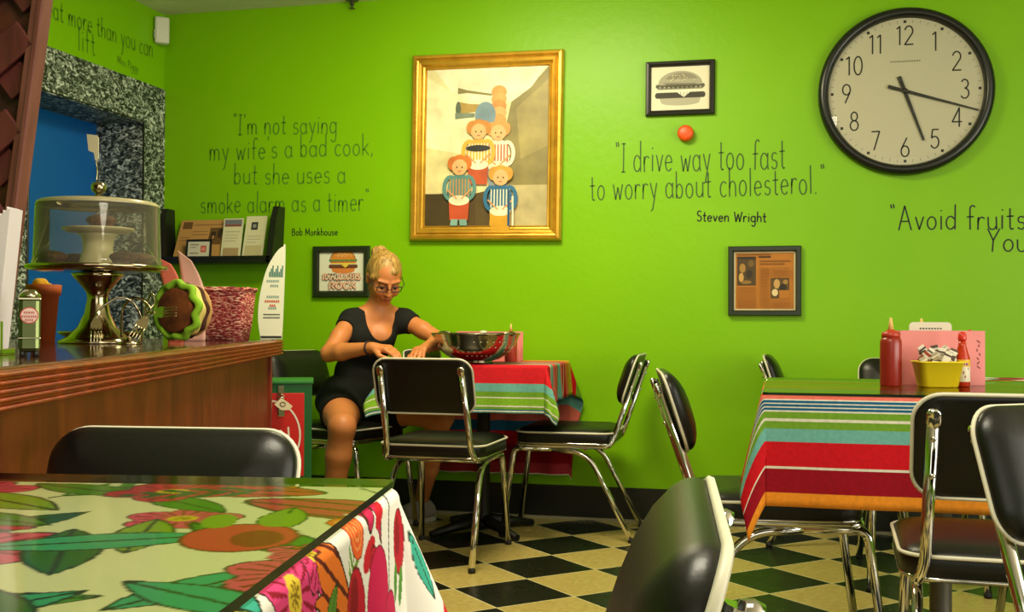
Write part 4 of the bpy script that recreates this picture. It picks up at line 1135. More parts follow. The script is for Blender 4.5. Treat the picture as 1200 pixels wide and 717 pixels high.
b = MB(); b.box(-.055, .0205, -.03, .03, 0, .006, .002); b.box(.0175, .0205, -.03, -.020, 0, .062, .0012); b.box(.0175, .0205, -.03, .03, 0, .012, .0012); b.box(-.055, -.050, -.03, .03, 0, .11, .002); b.box(-.055, .0205, -.032, -.029, .0, .007, .001); b.build('rack', MATS['dull_chrome'], root)
PAPER = mat('white_paper', '#d8d0d2', .7)
for k in range(4):
    x = .006-.0066*k; h_ = .266-.006*k; t = .0030
    b = MB(); b.prism([(x-t, .008), (x+t, .008), (x+t+.024, h_), (x+.024, h_-.004), (x-t+.024, h_+.002)], lambda p, q, tt: (p, tt, q), -.026, .026)
    o = b.build('menu_sheet', PAPER); o.location = root.location; o.rotation_euler = root.rotation_euler
    tag(o, 'tall white menu standing in the silver rack at the left', 'menu', 'white menus in the rack')

# brown lattice standing on the counter
LAT = ramp_mat('redwood_slat', [(.3, '#4c1c1a'), (.7, '#74332e')], scale=6, rough=.6, stretch=(4, 4, 1))
LATP = ramp_mat('redwood_post', [(.3, '#66332b'), (.7, '#865046')], scale=5, rough=.55, stretch=(5, 5, .6))
root = empty('lattice_screen', (-1.795, 2.22, CZ+.004), math.radians(6), 'red-brown wooden lattice screen at the left frame edge', 'lattice')
lt = math.radians(7.2); MX = Matrix.Rotation(lt, 4, 'Y')
LH = 1.02
b = MB(); b.box(.006, .020, -.022, .022, 0, LH, .003, MX); b.box(-.012, .004, -.016, .020, .0, LH, .003, MX)
b.box(-.66, -.62, -.02, .02, -.076, LH, .003, MX); b.build('post', LATP, root)
b = MB(); b.box(-.64, -.02, -.02, .02, LH-.05, LH-.005, .003, MX); b.box(-.64, -.02, -.02, .02, .02+.08, .06+.08, .003, MX); b.build('rail', LATP, root)
for sgn, yy in ((1, -.016), (-1, .004)):
    for k in range(-4, 10):
        # slat crossing the panel at 45 degrees
        z0 = .02+k*.205+(0 if sgn > 0 else .06); xa, xb = -.62, -.018
        za, zb = (z0-.60*sgn*.5+.3*0, z0+.60*sgn*.5)
        # clip to the panel height
        def at(z): return xa+(xb-xa)*(z-za)/(zb-za)
        lo, hi = .11, LH-.04
        p = [(xa, za), (xb, zb)]
        if max(za, zb) < lo+.02 or min(za, zb) > hi-.02: continue
        q = []
        for x, z in p:
            if z < lo: x, z = at(lo), lo
            if z > hi: x, z = at(hi), hi
            q.append(Vector((x, 0, z)))
        d = q[1]-q[0]
        if d.length < .05: continue
        L_ = d.length; ang = math.atan2(d.z, d.x); mid = (q[0]+q[1])/2
        b = MB(); b.box(-L_/2, L_/2, yy, yy+.012, -.036, .036, .003, MX @ Matrix.Translation(mid) @ Matrix.Rotation(-ang, 4, 'Y'))
        b.build('slat', LAT, root)

b = MB(); b.box(-.63, -.012, .021, .027, .10, LH-.01, 0, MX); b.build('backing_panel', ramp_mat('rusty_board', [(.35, '#24100a'), (.6, '#5c2a14'), (.75, '#a05a2a')], scale=9, rough=.7), root)
# ------------------------------------------------------------------ wall rack with leaflets
BLKW = mat('black_painted_wood', '#16170f', .4)
root = empty('wall_rack', (0, 0, 0), 0, 'black wall rack holding leaflets under the smoke alarm quote', 'rack')
sx0, sx1 = -3.155, -2.535
for x, lean in ((sx0, -.02), (sx1, .02)):
    b = MB(); b.prism([(D-.004, 1.25), (D-.13, 1.235), (D-.13, 1.27), (D-.10, 1.45), (D-.075, 1.52), (D-.004, 1.52)], lambda p, q, t: (t+(q-1.38)*lean*8*.25, p, q), x-.016, x+.016); b.build('side_panel', BLKW, root)
b = MB(); b.box(sx0, sx1, D-.13, D-.004, 1.232, 1.252, .003); b.build('shelf_board', BLKW, root)
b = MB(); b.box(sx0, sx1, D-.13, D-.122, 1.252, 1.268, .002); b.build('front_lip', BLKW, root)
def leaflet(name, x0, x1, h, y, slant, art, label, cat, lean=.16, frame=None):
    w = x1-x0; root = empty(name, ((x0+x1)/2, y, 1.2525), 0, label, cat); root.rotation_euler = (-lean, 0, 0)
    sh = lambda p, q: p+slant*q
    b = MB(); b.prism([(-w/2, 0), (w/2, 0), (sh(w/2, h), h), (sh(-w/2, h), h)], lambda p, q, t: (p, t, q), 0, .003); b.build('card', mat(*art[0]), root)
    b = MB(); k = 0
    for c, polys in art[1]:
        b.use(mat('print_'+c.lstrip('#'), c, .6))
        for (a0, a1, z0, z1) in polys:
            k += 1; d = -.0003-.00008*k
            b.poly([(sh((a-.5)*w, z*h), d, z*h) for a, z in ((a0, z0), (a1, z0), (a1, z1), (a0, z1))])
    b.build('printing', None, root); return root
leaflet('newspaper_board', -3.115, -2.845, .215, D-.075, .13, (('tan_newsprint', '#b98a4a', .8), [('#6a4a22', [(.06, .26, .78, .95), (.66, .94, .38, .80)]), ('#94693a', [(.3, .9, .86, .89), (.3, .62, .70, .72), (.3, .62, .62, .64), (.06, .26, .55, .57), (.06, .26, .48, .50)]), ('#3a2812', [(.70, .80, .5, .7), (.84, .92, .55, .76)]), ('#b98d50', [(.74, .78, .52, .60)])]), 'tan newspaper board leaning in the wall rack', 'newspaper', .22)
r = leaflet('framed_card', -3.02, -2.875, .105, D-.108, .0, (('black_card_frame', '#1b1a14', .4), [('#cfc9b2', [(.08, .92, .12, .88)]), ('#c4523c', [(.58, .80, .35, .68)]), ('#d98a78', [(.62, .76, .42, .60)]), ('#8a8672', [(.16, .5, .70, .76), (.16, .42, .58, .62), (.16, .5, .28, .34)])]), 'small black-framed card in front of the tan newspaper', 'card', .12)
leaflet('leaflet', -2.835, -2.725, .215, D-.085, .02, (('cream_leaflet', '#d5cfa8', .7), [('#6f7278', [(.06, .94, .80, .97)]), ('#8a4a3a', [(.10, .9, .80, .85)]), ('#b9b08a', [(.12, .88, .66, .69), (.12, .8, .58, .60), (.12, .8, .51, .53), (.12, .7, .44, .46)]), ('#a98f62', [(.1, .9, .05, .28)])]), 'cream leaflet with a photo strip, left of the pair', 'leaflet')
leaflet('leaflet', -2.715, -2.600, .225, D-.085, .05, (('cream_leaflet', '#d5cfa8', .7), [('#34352e', [(.28, .60, .68, .86)]), ('#8f8f80', [(.36, .52, .73, .81)]), ('#b9b08a', [(.14, .8, .52, .54), (.14, .8, .45, .47), (.14, .6, .38, .40)]), ('#c0b484', [(.1, .9, .05, .32)])]), 'cream leaflet with a dark square, right of the pair', 'leaflet')

# ------------------------------------------------------------------ green and red bin beside the counter
bx = math.atan2(.41, .91)
root = empty('green_bin', (-1.822-.36*math.cos(bx)/2, 4.05-.36*math.sin(bx)/2, 0), bx, 'green bin with a red panel and white oval beside the counter', 'bin')
BG = mat('bin_green', '#0f5a26', .35); BR = mat('bin_red', '#c81c16', .35)
b = MB(); b.box(-.18, .18, 0, .24, .03, .690, .004); b.build('body', BG, root)
b = MB(); b.box(-.185, .185, -.006, .245, .690, .705, .004); b.build('lid', mat('bin_green_lid', '#2c7a34', .35), root)
b = MB(); b.box(-.15, .150, -.004, 0, .33, .655, .002); b.build('front_panel', BR, root)
b = MB(); b.use(mat('print_white', '#e8e2d2', .5)); fr = lambda p, q, d: (p, -.0052, q)
ribbon(b, arc(.02, .49, .115, .135, 0, 360, 40), .0035, fr, 0)
text(b, 'ey', fr, .025, .105, .455, .485, .040, .0035, 0)
b.build('oval_emblem', None, root)
b = MB(); b.box(-.18, .18, 0.002, .238, 0, .03); b.build('plinth', BLACKB, root)
b = MB(); b.box(-.012+.06, .012+.06, -.014, -.006, .655, .685, .003); b.tube(arc_pts := [(.06+.012*math.cos(a), -.012, .652-.012+.012*math.sin(a)) for a in [2*PI*k/16 for k in range(16)]], .0022, 6, closed=True)
b.build('latch', MATS['dull_chrome'], root)
r2 = empty('padlock', tuple(Vector(root.location)+Matrix.Rotation(bx, 3, 'Z') @ Vector((.062, -.016, .565))), bx, 'small padlock with a cream tag hanging on the green bin', 'padlock')
b = MB(); b.box(-.014, .014, -.010, .002, 0, .030, .004); b.tube(round_path([(-.009, -.004, .028), (-.009, -.004, .075), (.009, -.004, .075), (.009, -.004, .028)], .008), .0025, 8); b.build('lock_body', MATS['dull_chrome'], r2)
b = MB(); b.prism([(-.026, .048), (.0, .074), (.028, .054), (.044, .040), (.03, .026), (.0, .026)], lambda p, q, t: (p, -.014+t, q), -.001, .001)
b.use(mat('print_tagbrown', '#6a5a34', .6)); ribbon(b, arc(.006, .048, .010, .008, 0, 330, 14), .0022, lambda p, q, d: (p, -.0156, q), 0)
b.mats.insert(0, mat('cream_card', '#e3d6b4', .6)); b.mi = [0 if i < 8 else 1 for i in range(len(b.f))]; b.build('tag', None, r2)

# ------------------------------------------------------------------ things on the yellow tub table
TZ = RZ+.0086
KET = mat('ketchup_red_plastic', '#8f2418', .3, sss=.0); CAPR = mat('red_cap', '#b23420', .35); TIP = mat('cream_nozzle', '#e2b86a', .4)
def squeeze(loc, label, m, cap, r=.029, h=.135, group='squeeze bottles'):
    root = empty('squeeze_bottle', loc, 0, label, 'bottle', group)
    b = MB(); b.lathe([(r*.94, 0), (r, .004), (r, h*.86), (r*.97, h*.93), (r*.80, h)], 32); b.build('body', m, root)
    b = MB(); b.lathe([(r*.84, h-.002), (r*.86, h+.010), (r*.5, h+.016), (.008, h+.020)], 28); b.build('cap', cap, root)
    b = MB(); b.lathe([(.0085, h+.018), (.003, h+.052), (0, h+.053)], 16); b.build('nozzle', TIP, root)
    return root
squeeze((.266, 3.205, TZ), 'red ketchup squeeze bottle left of the yellow tub', KET, CAPR)
squeeze((.372, 3.455, TZ), 'squeeze bottle behind the pink holder, only its tip showing', mat('mustard', '#d9b02c', .3), TIP)
PINK = mat('pink_card', '#e58a86', .5)
def pink_holder(loc, rz, w, h, label, d=.06):
    root = empty('pink_holder', loc, rz, label, 'menu holder')
    b = MB(); b.box(-w/2, w/2, -.002, .002, 0, h); b.build('front_panel', PINK, root)
    b = MB(); b.box(-w/2, w/2, d-.002, d+.002, 0, h); b.build('back_panel', PINK, root)
    b = MB(); b.box(-w/2, w/2, .002, d-.002, 0, .004); b.build('base', PINK, root)
    return root
ph = pink_holder((.415, 3.335, TZ), math.radians(10), .232, .152, 'pink card holder behind the yellow tub')
b = MB(); fr = lambda p, q, d: (p, -.0026, q); b.use(mat('print_dark_red', '#7a2420', .5))
for k in range(7): ribbon(b, [(.094+.006*(k % 2), .125-.012*k), (.102-.004*(k % 3), .119-.012*k)], .0016, fr, 0)
b.build('edge_printing', None, ph)
root = empty('white_card', (.385, 3.352, TZ+.004), math.radians(10), 'white card standing in the pink holder', 'card')
b = MB(); b.prism(rrect(.118, .172, .012, 4), lambda p, q, t: (p, t, q+.086), 0, .002); b.build('card', mat('white_card', '#d8d2bc', .6), root)
b = MB(); b.use(MATS['print_black'])
for k in range(8): b.poly([(-.03+.008*k, -.0006, .152), (-.025+.008*k, -.0006, .152), (-.025+.008*k, -.0006, .156), (-.03+.008*k, -.0006, .156)])
b.build('printing', None, root)
YT = mat('yellow_plastic', '#efd81f', .35)
root = empty('yellow_tub', (.387, 3.215, TZ), math.radians(8), 'yellow tub of creamers and packets', 'tub')
rings = [(.092, .075, 0), (.096, .08, .003), (.118, .10, .066), (.124, .106, .067), (.122, .104, .070), (.114, .096, .068), (.092, .074, .006), (.02, .02, .004)]
b = MB(); vs = []
for w_, d_, z in rings: vs += [(p, q, z) for p, q in rrect(w_, d_, min(.018, d_*.35), 5)]
nn = len(rrect(.1, .1, .02, 5))
fs = [[k*nn+i, k*nn+(i+1) % nn, (k+1)*nn+(i+1) % nn, (k+1)*nn+i] for k in range(len(rings)-1) for i in range(nn)]
fs += [list(range(nn))[::-1], [(len(rings)-1)*nn+i for i in range(nn)]]
b.add(vs, fs, True); b.build('tub', YT, root)
random.seed(21)
FOIL = mat('foil_packet', '#b5ab92', .35, .4); PKW = mat('white_packet', '#ddd6c2', .5); PKB = mat('brown_packet', '#4a3626', .5); PKR = mat('red_packet', '#a0442c', .5)
tubM = Matrix.Translation((.387, 3.215, TZ)) @ Matrix.Rotation(math.radians(8), 4, 'Z')
for k in range(18):
    px = -.040+.080*((k*5) % 9)/8; py = (-.020, .0, .022)[k % 3]; pz = .066+.014*(k % 2)+.008*((k*7) % 3)
    b = MB(); mm = (FOIL, PKW, PKB, PKW, PKR)[k % 5]
    M_ = Matrix.Translation((px, py, pz)) @ Matrix.Rotation(random.uniform(-.7, .7), 4, 'Y') @ Matrix.Rotation(random.uniform(-.6, .6), 4, 'X')
    b.use(mm); b.box(-.010, .010, -.0025, .0025, -.016, .017, .002, M_); b.use(PKB if mm is PKW else PKW); b.box(-.011, .011, -.0029, .0029, .004, .009, 0, M_)
    o = b.build('packet'); o.matrix_world = tubM; tag(o, 'small sugar or creamer packet poking out of the yellow tub', 'packet', 'packets in the yellow tub')
root = empty('hot_sauce_bottle', (.455, 3.250, TZ), 0, 'narrow hot sauce bottle with a yellow and white label', 'bottle')
b = MB(); b.lathe([(.0185, 0), (.020, .003), (.020, .078), (.017, .088), (.0105, .112), (.0085, .128)], 28); b.build('glass_body', mat('hot_sauce', '#b8300f', .12), root)
b = MB(); b.use(mat('label_white', '#dcd6bc', .5)); b.lathe([(.0204, .014), (.0204, .055)], 28, cap=False); b.use(mat('label_yellow', '#dcae24', .5)); b.lathe([(.0205, .055), (.0205, .074)], 28, cap=False)
b.use(mat('label_blotch', '#a33a4a', .5))
for k in range(7):
    a = -PI/2-.7+.22*k; z = .024+.011*((k*3) % 4)
    b.poly([(.0208*math.cos(a+q), .0208*math.sin(a+q), z+w_) for q, w_ in ((0, 0), (.14, .001), (.14, .008), (0, .007))])
b.use(mat('label_blue', '#4a4a8a', .5))
for k in range(5):
    a = -PI/2-.4+.24*k; b.poly([(.0208*math.cos(a+q), .0208*math.sin(a+q), .058+w_) for q, w_ in ((0, 0), (.1, .001), (.1, .008), (0, .007))])
b.build('label', None, root)
b = MB(); b.lathe([(.0105, .126), (.0115, .129), (.0105, .144), (.006, .149), (0, .150)], 20); b.build('cap', mat('bright_red_cap', '#cf2a1c', .3), root)
root = empty('hot_sauce_bottle', (.500, 3.425, TZ), 0, 'bottle behind the pink holder with its red cap showing', 'bottle')
b = MB(); b.lathe([(.019, 0), (.020, .003), (.020, .080), (.0105, .115), (.0085, .132)], 24); b.build('glass_body', MATS['hot_sauce'], root)
b = MB(); b.lathe([(.0105, .130), (.0115, .134), (.0105, .150), (0, .156)], 20); b.build('cap', MATS['bright_red_cap'], root)

# ------------------------------------------------------------------ things on the person's table
gz = GZ+.0022
root = empty('colander', (-1.312, 4.60, gz), 0, 'large steel colander standing near the table edge', 'colander')
prof = [(.072, .012), (.10, .020), (.140, .045), (.170, .080), (.186, .118), (.192, .126), (.194, .129), (.190, .131), (.184, .122), (.167, .082), (.137, .048), (.098, .024), (.0, .015)]
CST = mat('colander_steel', '#a59c86', .16, 1.0)
b = MB(); b.lathe(prof, 64, cap=False); bowl_o = b.build('bowl', CST, root)
b = MB(); b.lathe([(.070, 0), (.075, 0), (.072, .016), (.066, .016)], 40, cap=False); b.build('foot_ring', CST, root)
for s in (-1, 1):
    b = MB(); a0 = math.radians(145 if s < 0 else -35)
    q = [(.188, -.035, .122), (.222, -.030, .130), (.232, 0, .135), (.222, .030, .130), (.188, .035, .122)]
    b.tube([Matrix.Rotation(a0, 3, 'Z') @ Vector(p) for p in smooth_path(q, 6)], .0042, 8); b.build('handle', CST, root)
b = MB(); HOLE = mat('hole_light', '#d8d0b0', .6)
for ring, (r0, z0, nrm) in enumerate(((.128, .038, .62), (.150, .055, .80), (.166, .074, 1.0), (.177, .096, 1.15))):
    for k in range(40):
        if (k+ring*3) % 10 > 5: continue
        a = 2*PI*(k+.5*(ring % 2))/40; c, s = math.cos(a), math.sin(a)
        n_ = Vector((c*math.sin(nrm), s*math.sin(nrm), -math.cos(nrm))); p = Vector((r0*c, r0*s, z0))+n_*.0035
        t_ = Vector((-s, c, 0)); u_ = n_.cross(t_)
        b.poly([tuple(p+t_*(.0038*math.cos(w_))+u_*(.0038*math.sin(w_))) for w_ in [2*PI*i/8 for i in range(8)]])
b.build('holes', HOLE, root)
squeeze((-1.222, 4.86, gz), 'red ketchup squeeze bottle behind the steel colander', mat('ketchup_pink_red', '#b03a30', .3), CAPR, .028, .118)
pink_holder((-1.345, 4.93, gz), math.radians(4), .30, .135, 'pink card holder behind the steel colander')
for lab, x, m_, c_ in (('white salt shaker top showing over the colander', -1.355, mat('white_shaker', '#dcd6c4', .4), PKW), ('red capped shaker showing over the colander', -1.43, mat('brown_shaker', '#5a3a22', .4), CAPR)):
    root = empty('shaker', (x, 4.875, gz), 0, lab, 'shaker')
    b = MB(); b.box(-.018, .018, -.018, .018, 0, .11, .004); b.build('body', m_, root)
    b = MB(); b.lathe([(.017, .11), (.018, .116), (.015, .138 if 'white' in lab else .128), (0, .140 if 'white' in lab else .132)], 16); b.build('cap', c_, root)
# reading matter under the hands
root = empty('open_book', (-1.525, 4.525, gz), math.radians(8), 'cream open booklet under the hand by the colander', 'booklet')
b = MB(); vs = []; K = 12
for i in range(K+1):
    x = -.10+.20*i/K; q = abs(x)/.10; z = .006+.012*math.sin(PI*min(1, q*.9+.1))*.8
    vs += [(x, -.07, z), (x, .07, z), (x, -.07, .0), (x, .07, 0)]
fs = []
for i in range(K):
    a, c = i*4, (i+1)*4
    fs += [[a, c, c+1, a+1], [a+2, a+3, c+3, c+2], [a, a+2, c+2, c], [a+1, c+1, c+3, a+3]]
fs += [[0, 1, 3, 2], [K*4, K*4+2, K*4+3, K*4+1]]
b.add(vs, fs, False); b.build('pages', mat('cream_pages', '#d9cfa6', .7), root)
root = empty('clipboard', (-1.575, 4.665, gz), math.radians(20), 'dark folder with a white rim propped behind the booklet', 'folder')
MT = Matrix.Rotation(math.radians(18), 4, 'X')
b = MB(); b.prism(rrect(.16, .13, .03, 5), lambda p, q, t: MT @ Vector((p, q+.065, t+.006)), 0, .005); b.build('cover', mat('dark_cover', '#23241c', .4), root)
b = MB(); b.tube([MT @ Vector((p, q+.065, .010)) for p, q in rrect(.164, .134, .032, 6)], .004, 6, closed=True); b.build('rim', mat('white_plastic', '#d6d3c4', .4), root)

# ------------------------------------------------------------------ the seated person
class Field:
    """signed-distance field on a grid; smooth unions of tapered capsules and ellipsoids, meshed with surface nets"""
    def __init__(s, lo, hi, h):
        s.lo = np.array(lo); s.h = h; s.n = np.ceil((np.array(hi)-s.lo)/h-1e-6).astype(int)+1
        s.d = np.full(s.n, 1.0, np.float32)
    def _box(s, lo, hi):
        a = np.clip(np.floor((np.array(lo)-s.lo)/s.h).astype(int), 0, s.n); b = np.clip(np.ceil((np.array(hi)-s.lo)/s.h).astype(int)+1, 0, s.n)
        sl = tuple(slice(a[i], b[i]) for i in range(3))
        ax = [s.lo[i]+s.h*np.arange(a[i], b[i]) for i in range(3)]
        return sl, np.meshgrid(*ax, indexing='ij')
    def _merge(s, sl, p, k, op='u'):
        q = s.d[sl]
        if op == 'u':
            if k > 0:
                hh = np.clip(.5+.5*(q-p)/k, 0, 1); s.d[sl] = q*(1-hh)+p*hh-k*hh*(1-hh)
            else: s.d[sl] = np.minimum(q, p)
        elif op == 's':      # smooth subtraction
            p = -p
            if k > 0:
                hh = np.clip(.5-.5*(q-p)/k, 0, 1); s.d[sl] = q*(1-hh)+p*hh+k*hh*(1-hh)
            else: s.d[sl] = np.maximum(q, p)
    def cap(s, a, b, ra, rb=None, k=.012, op='u'):
        rb = ra if rb is None else rb; a = np.array(a, float); b = np.array(b, float); m = max(ra, rb)+k+3*s.h
        sl, (X, Y, Z) = s._box(np.minimum(a, b)-m, np.maximum(a, b)+m)
        ab = b-a; L = max(ab@ab, 1e-9); t = np.clip(((X-a[0])*ab[0]+(Y-a[1])*ab[1]+(Z-a[2])*ab[2])/L, 0, 1)
        d = np.sqrt((X-a[0]-t*ab[0])**2+(Y-a[1]-t*ab[1])**2+(Z-a[2]-t*ab[2])**2)-(ra+(rb-ra)*t)
        s._merge(sl, d.astype(np.float32), k, op)
    def ell(s, c, r, R=None, k=.012, op='u'):
        c = np.array(c, float); r = np.array(r, float); m = r.max()+k+3*s.h
        sl, (X, Y, Z) = s._box(c-m, c+m); P = np.stack([X-c[0], Y-c[1], Z-c[2]], -1)
        if R is not None: P = P @ np.array(R)          # columns of R = local axes
        k0 = np.linalg.norm(P/r, axis=-1); k1 = np.linalg.norm(P/(r*r), axis=-1)
        d = k0*(k0-1)/np.maximum(k1, 1e-6)
        d = np.where(k0 < 1e-4, -r.min(), d)
        s._merge(sl, d.astype(np.float32), k, op)
    def chain(s, pts, rs, k=.012):
        for i in range(len(pts)-1): s.cap(pts[i], pts[i+1], rs[i], rs[i+1], k)
    def plane(s, p, n):       # keep the side the normal points away from
        n = np.array(n, float); n /= np.linalg.norm(n)
        ax = [s.lo[i]+s.h*np.arange(s.n[i]) for i in range(3)]
        X, Y, Z = np.meshgrid(*ax, indexing='ij')
        s.d = np.maximum(s.d, ((X-p[0])*n[0]+(Y-p[1])*n[1]+(Z-p[2])*n[2]).astype(np.float32))
    def mesh(s, name, m, parent=None, smooth=1):
        d = s.d; I = d < 0
        n = np.array(d.shape)-1
        corners = [(i, j, k) for i in (0, 1) for j in (0, 1) for k in (0, 1)]
        cnt = np.zeros(n, np.int8)
        for i, j, k in corners: cnt += I[i:n[0]+i, j:n[1]+j, k:n[2]+k]
        act = np.argwhere((cnt > 0) & (cnt < 8)); idx = -np.ones(n, np.int64); idx[tuple(act.T)] = np.arange(len(act))
        V = np.zeros((len(act), 3)); W = np.zeros(len(act))
        for a in range(8):
            for bb in range(a+1, 8):
                ca, cb = np.array(corners[a]), np.array(corners[bb])
                if np.abs(ca-cb).sum() != 1: continue
                da = d[tuple((act+ca).T)]; db = d[tuple((act+cb).T)]; x = (da < 0) != (db < 0)
                t = np.where(x, da/np.where(x, da-db, 1), 0)
                V += np.where(x[:, None], act+ca+(cb-ca)*t[:, None], 0); W += x
        V = s.lo+s.h*(V/W[:, None])
        F = []
        for axn in range(3):
            u, v = [(1, 2), (2, 0), (0, 1)][axn]
            sl0 = [slice(None)]*3; sl1 = [slice(None)]*3; sl0[axn] = slice(0, -1); sl1[axn] = slice(1, None)
            A = I[tuple(sl0)]; B_ = I[tuple(sl1)]
            e = np.argwhere(A != B_); ok = (e[:, u] > 0) & (e[:, v] > 0) & (e[:, u] < n[u]) & (e[:, v] < n[v]); e = e[ok]
            du = np.zeros(3, int); du[u] = 1; dv = np.zeros(3, int); dv[v] = 1
            q = [idx[tuple((e-du-dv).T)], idx[tuple((e-dv).T)], idx[tuple(e.T)], idx[tuple((e-du).T)]]
            Q = np.stack(q, 1); inside = A[tuple(e.T)]
            Q[~inside] = Q[~inside][:, ::-1]; F.append(Q)
        F = np.concatenate(F)
        F = F[(F >= 0).all(1)]
        # light relaxation
        for _ in range(smooth):
            acc = np.zeros_like(V); c = np.zeros(len(V))
            for a in range(4):
                b2 = (a+1) % 4
                np.add.at(acc, F[:, a], V[F[:, b2]]); np.add.at(c, F[:, a], 1)
                np.add.at(acc, F[:, b2], V[F[:, a]]); np.add.at(c, F[:, b2], 1)
            V = .5*V+.5*acc/np.maximum(c, 1)[:, None]
        me = bpy.data.meshes.new(name); me.from_pydata(V.tolist(), [], F.tolist()); me.materials.append(m)
        me.polygons.foreach_set('use_smooth', [True]*len(F)); me.update()
        o = bpy.data.objects.new(name, me); C.objects.link(o)
        if parent: o.parent = parent
        return o
def A_(*p): return np.array(p, float)
SKIN = mat('skin', '#c97d46', .5, sss=.12); SHIRT = mat('black_jersey', '#1a1b18', .85, spec=.2); SHORTS = mat('black_shorts_cloth', '#121311', .85, spec=.2)
HAIR = ramp_mat('blonde_hair', [(.3, '#6e4e20'), (.5, '#a57e3c'), (.75, '#cda863')], scale=34, rough=.5, stretch=(3, 3, .5), detail=4, bump=.5)
# joints (world)
pel = A_(-1.950, 4.765, .575); wst = A_(-1.925, 4.775, .70); chs = A_(-1.868, 4.755, .865); nkb = A_(-1.822, 4.755, .985)
shx = A_(.80, .60, 0)/1.0                     # shoulder line, her right to her left
fwd = A_(.60, -.80, 0)                        # the way the chest faces
Rsh = A_(-1.925, 4.690, .942); Lsh = A_(-1.718, 4.838, .945)
Rel = A_(-1.950, 4.505, .797); Rwr = A_(-1.718, 4.425, .826); Lel = A_(-1.530, 4.780, .855); Lwr = A_(-1.532, 4.600, .826)
Rhip = A_(-1.972, 4.690, .570); Lhip = A_(-1.905, 4.850, .570)
Rkn = A_(-1.832, 4.375, .492); Ran = A_(-1.905, 4.440, .085); Lkn = A_(-1.520, 4.760, .515); Lan = A_(-1.690, 5.000, .085)
hc = A_(-1.772, 4.712, 1.135)                 # head centre
# head axes: face looks down and to her left-front
hf = A_(.50, -.66, -.62); hf /= np.linalg.norm(hf); hs = np.cross(A_(0, 0, 1), hf); hs /= np.linalg.norm(hs); hu = np.cross(hf, hs)
HR = np.stack([hf, hs, hu], 1)                # local x = face, y = her left, z = crown
def hp(x, y, z): return hc+hf*x+hs*y+hu*z
T3 = np.stack([fwd, shx, A_(0, 0, 1)], 1)
def hand_prims(fd, wr, palm_dir, side, nrm, thumb_side, curl, spread=1.0, k=.006):
    """five fingers on a palm: palm_dir along the hand, side towards the little finger, nrm out of the back of the hand"""
    pd = palm_dir/np.linalg.norm(palm_dir); n_ = nrm-pd*(nrm@pd); n_ /= np.linalg.norm(n_); sd_ = np.cross(pd, n_)*thumb_side
    kn = wr+pd*.072
    fd.cap(wr, wr+pd*.02, .019, .021, .012)
    for q, r_ in ((-.021, .0125), (-.007, .0135), (.008, .013), (.022, .0115)):
        fd.cap(wr+pd*.015+sd_*q*.6, kn+sd_*q, .013, r_, .010)
    for q, L_, r_, c_ in ((-.026, .070, .0082, 1.0), (-.009, .078, .0086, .95), (.009, .073, .0082, 1.05), (.026, .058, .0074, 1.15)):
        p = kn+sd_*q*spread; a = .25
        for j, (fr, rr) in enumerate(((.42, r_), (.32, r_*.93), (.26, r_*.85))):
            a += curl*c_*(.45 if j else .55)
            dr = pd*math.cos(a)-n_*math.sin(a)+sd_*q*2.2*spread
            dr /= np.linalg.norm(dr); p2 = p+dr*L_*fr; fd.cap(p, p2, rr, rr*.95, k if j else .008); p = p2
    p = wr+pd*.022-sd_*.020-n_*.006; p2 = p+pd*.028-sd_*.024-n_*.012; p3 = p2+pd*.028-sd_*.006-n_*.008; p4 = p3+pd*.020+sd_*.004-n_*.004
    fd.cap(p, p2, .0125, .0105, .010); fd.cap(p2, p3, .010, .009, .006); fd.cap(p3, p4, .009, .0075, .005)
def torso(fd, g=0.0, k=.03):
    fd.ell(pel+A_(.005, .005, .03), (.086+g, .130+g, .085+g), T3, k)
    fd.ell(pel+A_(-.01, .012, -.005), (.092+g, .150+g, .090+g), T3, k)
    fd.ell(wst, (.068+g, .099+g, .10+g), T3, k); fd.ell(chs, (.086+g, .120+g, .115+g), T3, k)
    fd.cap(Rsh+shx*.03+A_(0, 0, -.01), Lsh-shx*.03+A_(0, 0, -.01), .046+g, .046+g, k)
    fd.ell(chs+fwd*.055-shx*.052+A_(0, 0, .005), (.050+g, .056+g, .055+g), T3, .025); fd.ell(chs+fwd*.055+shx*.052+A_(0, 0, .005), (.050+g, .056+g, .055+g), T3, .025)
person = empty('person', (-1.93, 4.75, 0), 0, 'person in black top and glasses sitting at the colander table, looking down', 'person')
LO, HI = A_(-2.16, 4.28, 0), A_(-1.36, 5.12, 1.29)
fd = Field(LO, HI, .0042)
torso(fd)
fd.cap(nkb-A_(0, 0, .02), hc+hf*-.022-hu*.055, .050, .045, .025)
fd.cap(nkb, Rsh, .046, .044, .03); fd.cap(nkb, Lsh, .046, .044, .03)
fd.chain([Rsh, Rsh+(Rel-Rsh)*.5, Rel], [.042, .040, .035], .015); fd.chain([Rel, Rel+(Rwr-Rel)*.3, Rwr], [.036, .038, .023], .012)
fd.chain([Lsh, Lsh+(Lel-Lsh)*.5, Lel], [.042, .039, .034], .015); fd.chain([Lel, Lel+(Lwr-Lel)*.3, Lwr], [.035, .037, .023], .012)
hand_prims(fd, Rwr, A_(.97, -.06, -.05), None, A_(.02, -.25, 1), -1, .42)
hand_prims(fd, Lwr, A_(-.12, -.96, -.10), None, A_(-.1, -.05, 1), -1, .55)
fd.chain([Rhip, Rhip+(Rkn-Rhip)*.45, Rkn], [.088, .078, .056], .03); fd.ell(Rkn+A_(.008, -.014, .004), (.050, .050, .052), None, .02)
fd.chain([Rkn, Rkn+(Ran-Rkn)*.30, Rkn+(Ran-Rkn)*.6, Ran], [.054, .054, .044, .031], .02); fd.cap(Rkn+(Ran-Rkn)*.12-fwd*.018, Rkn+(Ran-Rkn)*.48-fwd*.012, .036, .030, .02)
